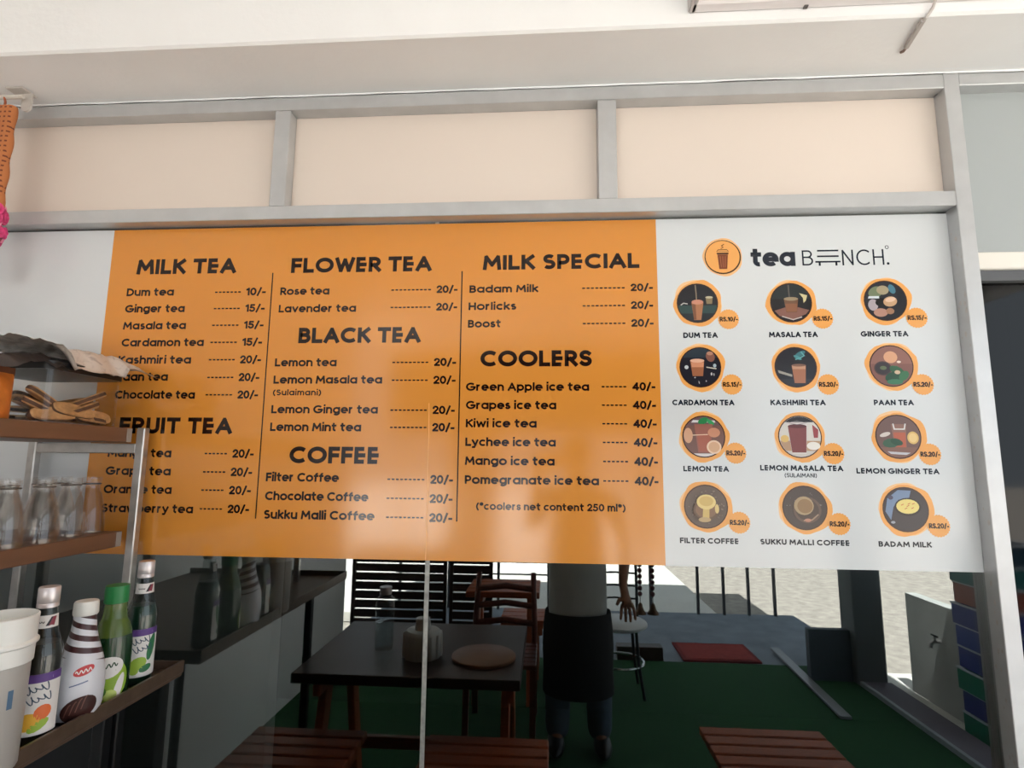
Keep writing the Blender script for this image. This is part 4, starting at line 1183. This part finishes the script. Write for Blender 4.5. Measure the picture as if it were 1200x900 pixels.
MB().lathe([(.001, 0), (.04, .001), (.042, .008), (.042, .2), (.036, .222), (.024, .232), (.024, .24)], M_CLEAR, wb.location, 24).build('bottle_body', wb, True)
MB().lathe([(.001, .004), (.039, .005), (.039, .12), (.001, .121)], glass_mat('water', (.8, .85, .85), 1.33), wb.location, 20).build('water', wb, True)
MB().lathe([(.0265, .238), (.0275, .24), (.0275, .27), (.001, .271)], M_SILVER, wb.location, 20).build('cap', wb, True)
cd = thing('napkin_caddy', 'ribbed pale plastic caddy beside the water bottle on the mirrored table', 'caddy', (-.55, -1.06, .7502))
mb = MB()
mb.lathe([(.001, 0), (.075, 0), (.082, .01), (.08, .1), (.07, .112), (.001, .113)], mat('frosted_ribs', (190, 192, 190), .4), cd.location, 28)
for k in range(14):
    a = 2 * PI * k / 14
    mb.tube([(cd.location.x + .082 * math.cos(a), cd.location.y + .082 * math.sin(a), .756), (cd.location.x + .08 * math.cos(a), cd.location.y + .08 * math.sin(a), .85)], .007, mat('frosted_ribs', (190, 192, 190), .4), 6)
mb.build('holder', cd, True)
MB().lathe([(.034, .112), (.036, .116), (.03, .16), (.001, .162)], mat('frosted_lid', (206, 206, 204), .4), cd.location, 20).build('lid', cd, True)

# wooden chair with curved slat back
ch = thing('wooden_chair', 'dark red wooden chair with slat back mirrored left of the person', 'chair', (-.28, -2.05, 0))
M_RW = mat('red_brown_wood', (92, 40, 28), .4, noise=(20, .25, (1, 6, 6)))
cx, cy = -.28, -2.05
mb = MB(); w = .42
for k in range(6):
    mb.box(cx - w / 2, cx + w / 2, cy - .2 + k * .068, cy - .2 + k * .068 + .058, .425, .45, M_RW, .004)
mb.build('seat', ch)
for s in (-1, 1):
    MB().bar((cx + s * .19, cy + .2, 0), (cx + s * .19, cy + .16, .425), .035, .035, M_RW, .003).build('leg', ch)
    MB().bar((cx + s * .19, cy - .26, 0), (cx + s * .19, cy - .18, .43), .035, .035, M_RW, .003).build('leg', ch)
    MB().tube([(cx + s * .19, cy - .19, .43), (cx + s * .19, cy - .22, .6), (cx + s * .18, cy - .3, .86)], .018, M_RW, 8).build('back_post', ch, True)
for k in range(3):
    z = .56 + k * .1; y = cy - .215 - k * .028
    MB().tube([(cx - .185, y, z), (cx, y - .03, z + .015), (cx + .185, y, z)], .02, M_RW, 8).build('back_slat', ch, True)
# iron chair with round seat
ir = thing('iron_chair', 'black iron chair with round pale seat mirrored right of the person', 'chair', (.5, -2.72, 0))
M_IRON = mat('dark_iron', (36, 40, 44), .4, metal=.5)
cx, cy = .5, -2.72
MB().lathe([(.001, 0), (.19, 0), (.2, .008), (.2, .024), (.19, .032), (.001, .033)], mat('pale_round_seat', (206, 208, 210), .35), (cx, cy, .44), 36).build('seat', ir, True)
for a in (45, 135, 225, 315):
    c_, s_ = math.cos(math.radians(a)), math.sin(math.radians(a))
    MB().tube([(cx + .15 * c_, cy + .15 * s_, .44), (cx + .17 * c_, cy + .17 * s_, .2), (cx + .21 * c_, cy + .21 * s_, 0.002)], .011, M_IRON, 8).build('leg', ir, True)
MB().tube([(cx + .17 * math.cos(t), cy + .17 * math.sin(t), .2) for t in [2 * PI * k / 28 for k in range(28)]], .009, mat('chrome_ring', (210, 212, 214), .15, metal=.9), 8, True).build('foot_ring', ir, True)
for s in (-1, 1):
    MB().tube([(cx + s * .15, cy - .12, .45), (cx + s * .16, cy - .19, .65), (cx + s * .16, cy - .22, .9)], .011, M_IRON, 8).build('back_post', ir, True)
for z in (.58, .67, .76, .86):
    MB().tube([(cx - .16, cy - .185 - (z - .58) * .12, z), (cx, cy - .22 - (z - .58) * .12, z), (cx + .16, cy - .185 - (z - .58) * .12, z)], .007, M_IRON, 8).build('back_rung', ir, True)

# red mat, dark plank, door track, slat screens, grille posts
mb = MB(); mb.box(1.1, 1.72, -3.82, -3.38, -.012, .004, mat('red_mat_edge', (120, 34, 36), .9))
mb.box(1.13, 1.69, -3.79, -3.41, .004, .008, mat('red_mat_pile', (150, 56, 50), .95, noise=(60, .3), bump=(200, .5)))
tag(mb.build('door_mat'), 'red rectangular door mat mirrored on the concrete beyond the green carpet', 'mat')
tag(MB().box(.56, .93, -3.46, -3.35, -.012, .1, M_DWOOD, .004).build('wooden_block'), 'dark wooden block mirrored at the carpet edge beside the iron chair', 'block')
tag(MB().bar((1.945, -3.7, .012), (1.87, -2.4, .012), .07, .02, mat('pale_metal_strip', (150, 152, 158), .4, metal=.4), .003).build('floor_strip'), 'pale metal strip lying slanted on the mirrored green carpet', 'strip')
def screen(x0, x1, lab, h=.9):
    t = thing('slat_screen', lab, 'screen', ((x0 + x1) / 2, -3.36, 0), 'dark slat screens mirrored behind the table')
    mb = MB()
    for k in range(int(h / .075) - 1):
        mb.box(x0 + .03, x1 - .03, -3.372, -3.352, .05 + k * .075, .05 + k * .075 + .062, M_DWOOD, .003)
    mb.build('slats', t)
    for x in (x0, x1 - .03):
        MB().box(x, x + .03, -3.38, -3.345, -.012, h, M_DWOOD, .003).build('post', t)
screen(-1.68, -.86, 'wide dark slatted screen mirrored behind the water bottle')
screen(-.835, -.47, 'narrow dark slatted screen mirrored between two bright slits', 2.1)
M_GRILL = mat('grey_grille_paint', (70, 72, 76), .5)
rl = thing('porch_railing', 'grey upright bar railing mirrored along the outer edge of porch', 'railing', (1.0, -4.84, -.012))
for x in (-1.65, -1.1, -.55, 0.0, .55, 1.1, 1.6, 1.87, 2.13, 2.4):
    MB().box(x - .014, x + .014, -4.85, -4.82, -.012, 1.9, M_GRILL, .002).build('bar', rl)
MB().box(-1.7, 2.42, -4.848, -4.822, 1.9, 1.94, M_GRILL, .002).build('top_rail', rl)
for z in (.35, .48, .61):
    MB().box(-1.7, .55, -4.842, -4.828, z, z + .014, M_GRILL, .001).build('rung', rl)
struct(MB().box(2.62, 2.7, -2.96, -2.355, -.1, .66, mat('grey_block_wall', (186, 188, 184), .85, noise=(4, .1))).build('wall_low'))
struct(MB().box(2.5, 3.3, -3.3, .1, -.15, -.02, M_SLAB).build('floor_side'))
tp = thing('water_tap', 'small tap on the grey low wall mirrored at right', 'tap', (2.63, -2.62, .42))
MB().tube([(2.62, -2.62, .42), (2.575, -2.62, .42), (2.555, -2.62, .4), (2.555, -2.62, .38)], .012, M_STEEL, 8).build('spout', tp, True)
MB().tube([(2.585, -2.62, .42), (2.585, -2.62, .455)], .006, M_STEEL, 8).tube([(2.585, -2.65, .457), (2.585, -2.59, .457)], .006, M_BLACK, 8).build('handle', tp, True)
# crate stack
CC = [(28, 116, 92), (50, 58, 128), (26, 122, 96), (48, 64, 140), (52, 76, 158), (48, 62, 136), (150, 84, 70), (36, 110, 108), (30, 66, 84)]
CN = ['green crate at the foot', 'violet blue crate second from the floor', 'bright green crate third from the floor', 'blue crate fourth from the floor', 'light blue crate fifth from the floor',
      'blue crate sixth from the floor', 'rust red crate seventh from the floor', 'teal crate eighth from the floor', 'dark teal crate at the top']
M_LIP = mat('pale_crate_lip', (196, 206, 214), .5)
for i, c in enumerate(CC):
    z = -.02 + i * .128; dx = .012 * math.sin(i * 2.3)
    x0, x1, y0, y1 = 2.535 + dx, 2.6 + dx + .28, -2.34, -2.02
    t = thing('drink_crate', CN[i] + ' of the crate stack mirrored at the right edge', 'crate', ((x0 + x1) / 2, (y0 + y1) / 2, z), 'crates stacked outside the porch')
    mm = mat('crate_%02x%02x%02x' % c, c, .45)
    mb = MB()
    for a in ((x0, x0 + .012, y0, y1), (x1 - .012, x1, y0, y1), (x0 + .012, x1 - .012, y0, y0 + .012), (x0 + .012, x1 - .012, y1 - .012, y1)):
        mb.box(a[0], a[1], a[2], a[3], z + .002, z + .118, mm, .002)
    mb.box(x0 + .012, x1 - .012, y0 + .012, y1 - .012, z + .004, z + .014, mm)
    mb.build('crate_body', t)
    mb = MB()
    for a in ((x0 - .004, x0 + .014, y0 - .004, y1 + .004), (x1 - .014, x1 + .004, y0 - .004, y1 + .004), (x0 + .014, x1 - .014, y0 - .004, y0 + .014), (x0 + .014, x1 - .014, y1 - .014, y1 + .004)):
        mb.box(a[0], a[1], a[2], a[3], z + .1185, z + .1275, M_LIP, .001)
    mb.build('lip', t)
# two strings of dark red beads with pendants
for x, lab in ((.55, 'dark red bead string with bell pendant, mirrored nearer the iron chair'), (.625, 'dark red bead string with bell pendant, mirrored nearer the red mat')):
    t = thing('bead_string', lab, 'decoration', (x, -2.05, 2.95), 'bead strings hung from the porch ceiling')
    MB().tube([(x, -2.05, 2.95), (x, -2.05, .75)], .0025, M_BLACK, 6).build('cord', t)
    mb = MB()
    for k in range(26):
        mb.ball((x, -2.05, 1.66 - k * .034), (.014, .014, .016), mat('dark_red_bead', (84, 22, 28), .35), 8, 6)
    mb.build('beads', t, True)
    MB().lathe([(.036, .696), (.034, .704), (.02, .72), (.012, .75), (.004, .76)], mat('bronze_bell', (96, 70, 50), .35, metal=.6), (x, -2.05, 0), 18).build('bell', t, True)

# ------------------------------------------------------------------ the photographer, seen only as a reflection
def skin_mesh(name, joints, edges, mats_, parent, sub=2):
    """joints: {key: ((x,y,z), (rx, ry))}; grown with a Skin modifier, then baked to a mesh"""
    keys = list(joints); idx = {k: i for i, k in enumerate(keys)}
    me = bpy.data.meshes.new(name)
    me.from_pydata([joints[k][0] for k in keys], [(idx[a], idx[b]) for a, b in edges], [])
    o = bpy.data.objects.new(name, me); COL.objects.link(o)
    md = o.modifiers.new('skin', 'SKIN'); md.use_smooth_shade = True
    sk = me.skin_vertices[0].data
    for k in keys:
        sk[idx[k]].radius = joints[k][1]; sk[idx[k]].use_root = (k == keys[0])
    ss = o.modifiers.new('sub', 'SUBSURF'); ss.levels = sub; ss.render_levels = sub
    dg = bpy.context.evaluated_depsgraph_get()
    nm = bpy.data.meshes.new_from_object(o.evaluated_get(dg))
    nm.name = name
    o.modifiers.clear(); o.data = nm
    nm.materials.clear(); nm.materials.append(mats_)
    nm.polygons.foreach_set('use_smooth', [True] * len(nm.polygons))
    if parent is not None:
        off = parent.location
        nm.transform(Matrix.Translation(-Vector(off)))
        o.parent = parent
    return o
PX, PY = .17, -1.93
per = thing('person', 'person in grey T-shirt and black apron photographing the menu, mirrored in the glass', 'person', (PX, PY, 0))
M_SKIN = mat('brown_skin', (148, 102, 76), .55)
def P(x, y, z): return (PX + x, PY + y, z)
J = {'pelvis': (P(0, 0, .9), (.13, .1)), 'waist': (P(0, 0, 1.05), (.12, .09)), 'chest': (P(0, -.01, 1.25), (.14, .1)), 'collar': (P(0, -.01, 1.4), (.08, .07)),
     'neck': (P(0, .0, 1.47), (.052, .055)), 'jaw': (P(0, .03, 1.55), (.062, .075)), 'skull': (P(0, .015, 1.63), (.078, .095)), 'crown': (P(0, .0, 1.70), (.055, .07))}
E_ = [('pelvis', 'waist'), ('waist', 'chest'), ('chest', 'collar'), ('collar', 'neck'), ('neck', 'jaw'), ('jaw', 'skull'), ('skull', 'crown')]
for n, s in (('L', -1), ('R', 1)):
    J['hip' + n] = (P(s * .09, 0, .84), (.085, .085)); J['knee' + n] = (P(s * .11, .02, .47), (.056, .058)); J['ankle' + n] = (P(s * .12, -.01, .09), (.036, .04)); J['toe' + n] = (P(s * .13, .13, .03), (.036, .024))
    E_ += [('pelvis', 'hip' + n), ('hip' + n, 'knee' + n), ('knee' + n, 'ankle' + n), ('ankle' + n, 'toe' + n)]
    J['sh' + n] = (P(s * .18, -.01, 1.38), (.055, .05)); E_.append(('collar', 'sh' + n))
# left arm raised to the phone, right arm bent with the hand beside the hip
J['elL'] = (P(-.27, .14, 1.22), (.042, .042)); J['wrL'] = (P(-.23, .37, 1.49), (.028, .026)); J['paL'] = (P(-.225, .415, 1.55), (.032, .018))
J['elR'] = (P(.29, -.06, 1.1), (.042, .042)); J['wrR'] = (P(.25, .1, .9), (.028, .026)); J['paR'] = (P(.266, .14, .838), (.03, .02))
for n in 'LR':
    E_ += [('sh' + n, 'el' + n), ('el' + n, 'wr' + n), ('wr' + n, 'pa' + n)]
for i in range(4):
    # left fingers close round the phone's left edge
    zz = 1.625 - i * .022
    J['fL%da' % i] = (P(-.222 + .002 * i, .43, zz - .02), (.009, .009)); J['fL%db' % i] = (P(-.235, .468, zz), (.008, .008)); J['fL%dc' % i] = (P(-.21, .492, zz + .002), (.007, .007))
    E_ += [('paL', 'fL%da' % i), ('fL%da' % i, 'fL%db' % i), ('fL%db' % i, 'fL%dc' % i)]
    fx = .235 + .021 * i; dz = .008 if i in (1, 2) else 0
    J['fR%da' % i] = (P(fx, .155, .8 - dz), (.0095, .0095)); J['fR%db' % i] = (P(fx + .004 * (i - 1.5), .175, .765 - dz), (.0085, .0085))
    J['fR%dc' % i] = (P(fx + .006 * (i - 1.5), .172, .735 - dz * 1.3), (.0075, .0075))
    E_ += [('paR', 'fR%da' % i), ('fR%da' % i, 'fR%db' % i), ('fR%db' % i, 'fR%dc' % i)]
J['tLa'] = (P(-.2, .42, 1.53), (.012, .011)); J['tLb'] = (P(-.175, .44, 1.56), (.009, .009)); E_ += [('paL', 'tLa'), ('tLa', 'tLb')]
J['tRa'] = (P(.222, .155, .84), (.012, .011)); J['tRb'] = (P(.205, .175, .812), (.009, .009)); E_ += [('paR', 'tRa'), ('tRa', 'tRb')]
body = skin_mesh('body', J, E_, M_SKIN, per)
# face, ears and hair on the head
mb = MB(); hx, hy = PX, PY
mb.ball((hx, hy + .115, 1.6), (.013, .02, .022), M_SKIN, 10, 8)
for s in (-1, 1):
    mb.ball((hx + s * .079, hy + .01, 1.61), (.01, .02, .03), M_SKIN, 8, 6)
mb.build('nose_and_ears', per, True)
mb = MB()
for s in (-1, 1):
    mb.ball((hx + s * .031, hy + .098, 1.628), (.013, .009, .007), mat('eye_white', (220, 216, 210), .3), 10, 6)
    mb.ball((hx + s * .031, hy + .105, 1.628), (.006, .004, .006), M_BLACK, 8, 6)
    mb.box(hx + s * .031 - .017, hx + s * .031 + .017, hy + .1, hy + .106, 1.644, 1.649, M_BLACK, .001)
mb.build('eyes', per, True)
MB().ball((hx, hy + .1, 1.565), (.024, .01, .008), mat('lip_brown', (126, 70, 62), .5), 10, 6).build('mouth', per, True)
hair = MB(); vs = []
hair.ball((hx, hy - .012, 1.662), (.088, .102, .082), mat('black_hair', (18, 15, 14), .6, noise=(80, .4)), 20, 12)
hair.v = [(x, y, max(z, 1.655 + .02 * math.sin(60 * x)) if y > hy + .045 else max(z, 1.56)) for x, y, z in hair.v]
hair.build('hair', per, True)
M_TEE = mat('grey_tshirt', (186, 190, 188), .9, noise=(20, .06))
TJ = {'w': (P(0, 0, .93), (.185, .135)), 'h': (P(0, 0, .64), (.19, .14)), 'c': (P(0, -.01, 1.22), (.17, .125)), 'k': (P(0, -.01, 1.39), (.1, .085)),
      'a': (P(-.19, -.005, 1.375), (.075, .07)), 'b': (P(.19, -.005, 1.375), (.075, .07)), 'd': (P(-.245, .08, 1.28), (.066, .066)), 'e': (P(.255, -.035, 1.22), (.066, .066))}
skin_mesh('t_shirt', TJ, [('w', 'h'), ('w', 'c'), ('c', 'k'), ('k', 'a'), ('k', 'b'), ('a', 'd'), ('b', 'e')], M_TEE, per)
ap = MB(); prof = [(.19, .74), (.2, .66), (.205, .55), (.2, .42), (.205, .3), (.198, .296), (.19, .4), (.19, .6), (.18, .735)]
ap.lathe(prof, mat('black_apron', (20, 20, 22), .85), (PX, PY, 0), 32, 1.0, .78, cap=False)
ap.v = [(x + .008 * math.sin(22 * math.atan2(y - PY, x - PX)) * (0.75 - z) , y, z) for x, y, z in ap.v]
ap.build('apron', per, True)
M_JEAN = mat('faded_blue_jeans', (84, 100, 116), .9, noise=(30, .15))
for s in (-1, 1):
    skin_mesh('jeans_leg', {'a': (P(s * .1, .01, .62), (.09, .092)), 'b': (P(s * .115, .02, .44), (.078, .08)), 'c': (P(s * .12, -.005, .03), (.07, .075))}, [('a', 'b'), ('b', 'c')], M_JEAN, per)
    sh = MB().ball((PX + s * .13, PY + .06, .04), (.05, .14, .045), M_BLACK, 16, 10)
    sh.v = [(x, y, max(z, .002)) for x, y, z in sh.v]
    sh.build('shoe', per, True)
ph = thing('phone', 'dark phone held up level by the mirrored person', 'phone', (0, -1.463, 1.6))
MB().box(-.078, .082, -1.4705, -1.4625, 1.562, 1.638, mat('phone_back', (30, 32, 38), .25), .003).build('case', ph)
MB().box(-.06, -.03, -1.4625, -1.4605, 1.605, 1.632, M_BLACK, .001).build('lens_plate', ph)
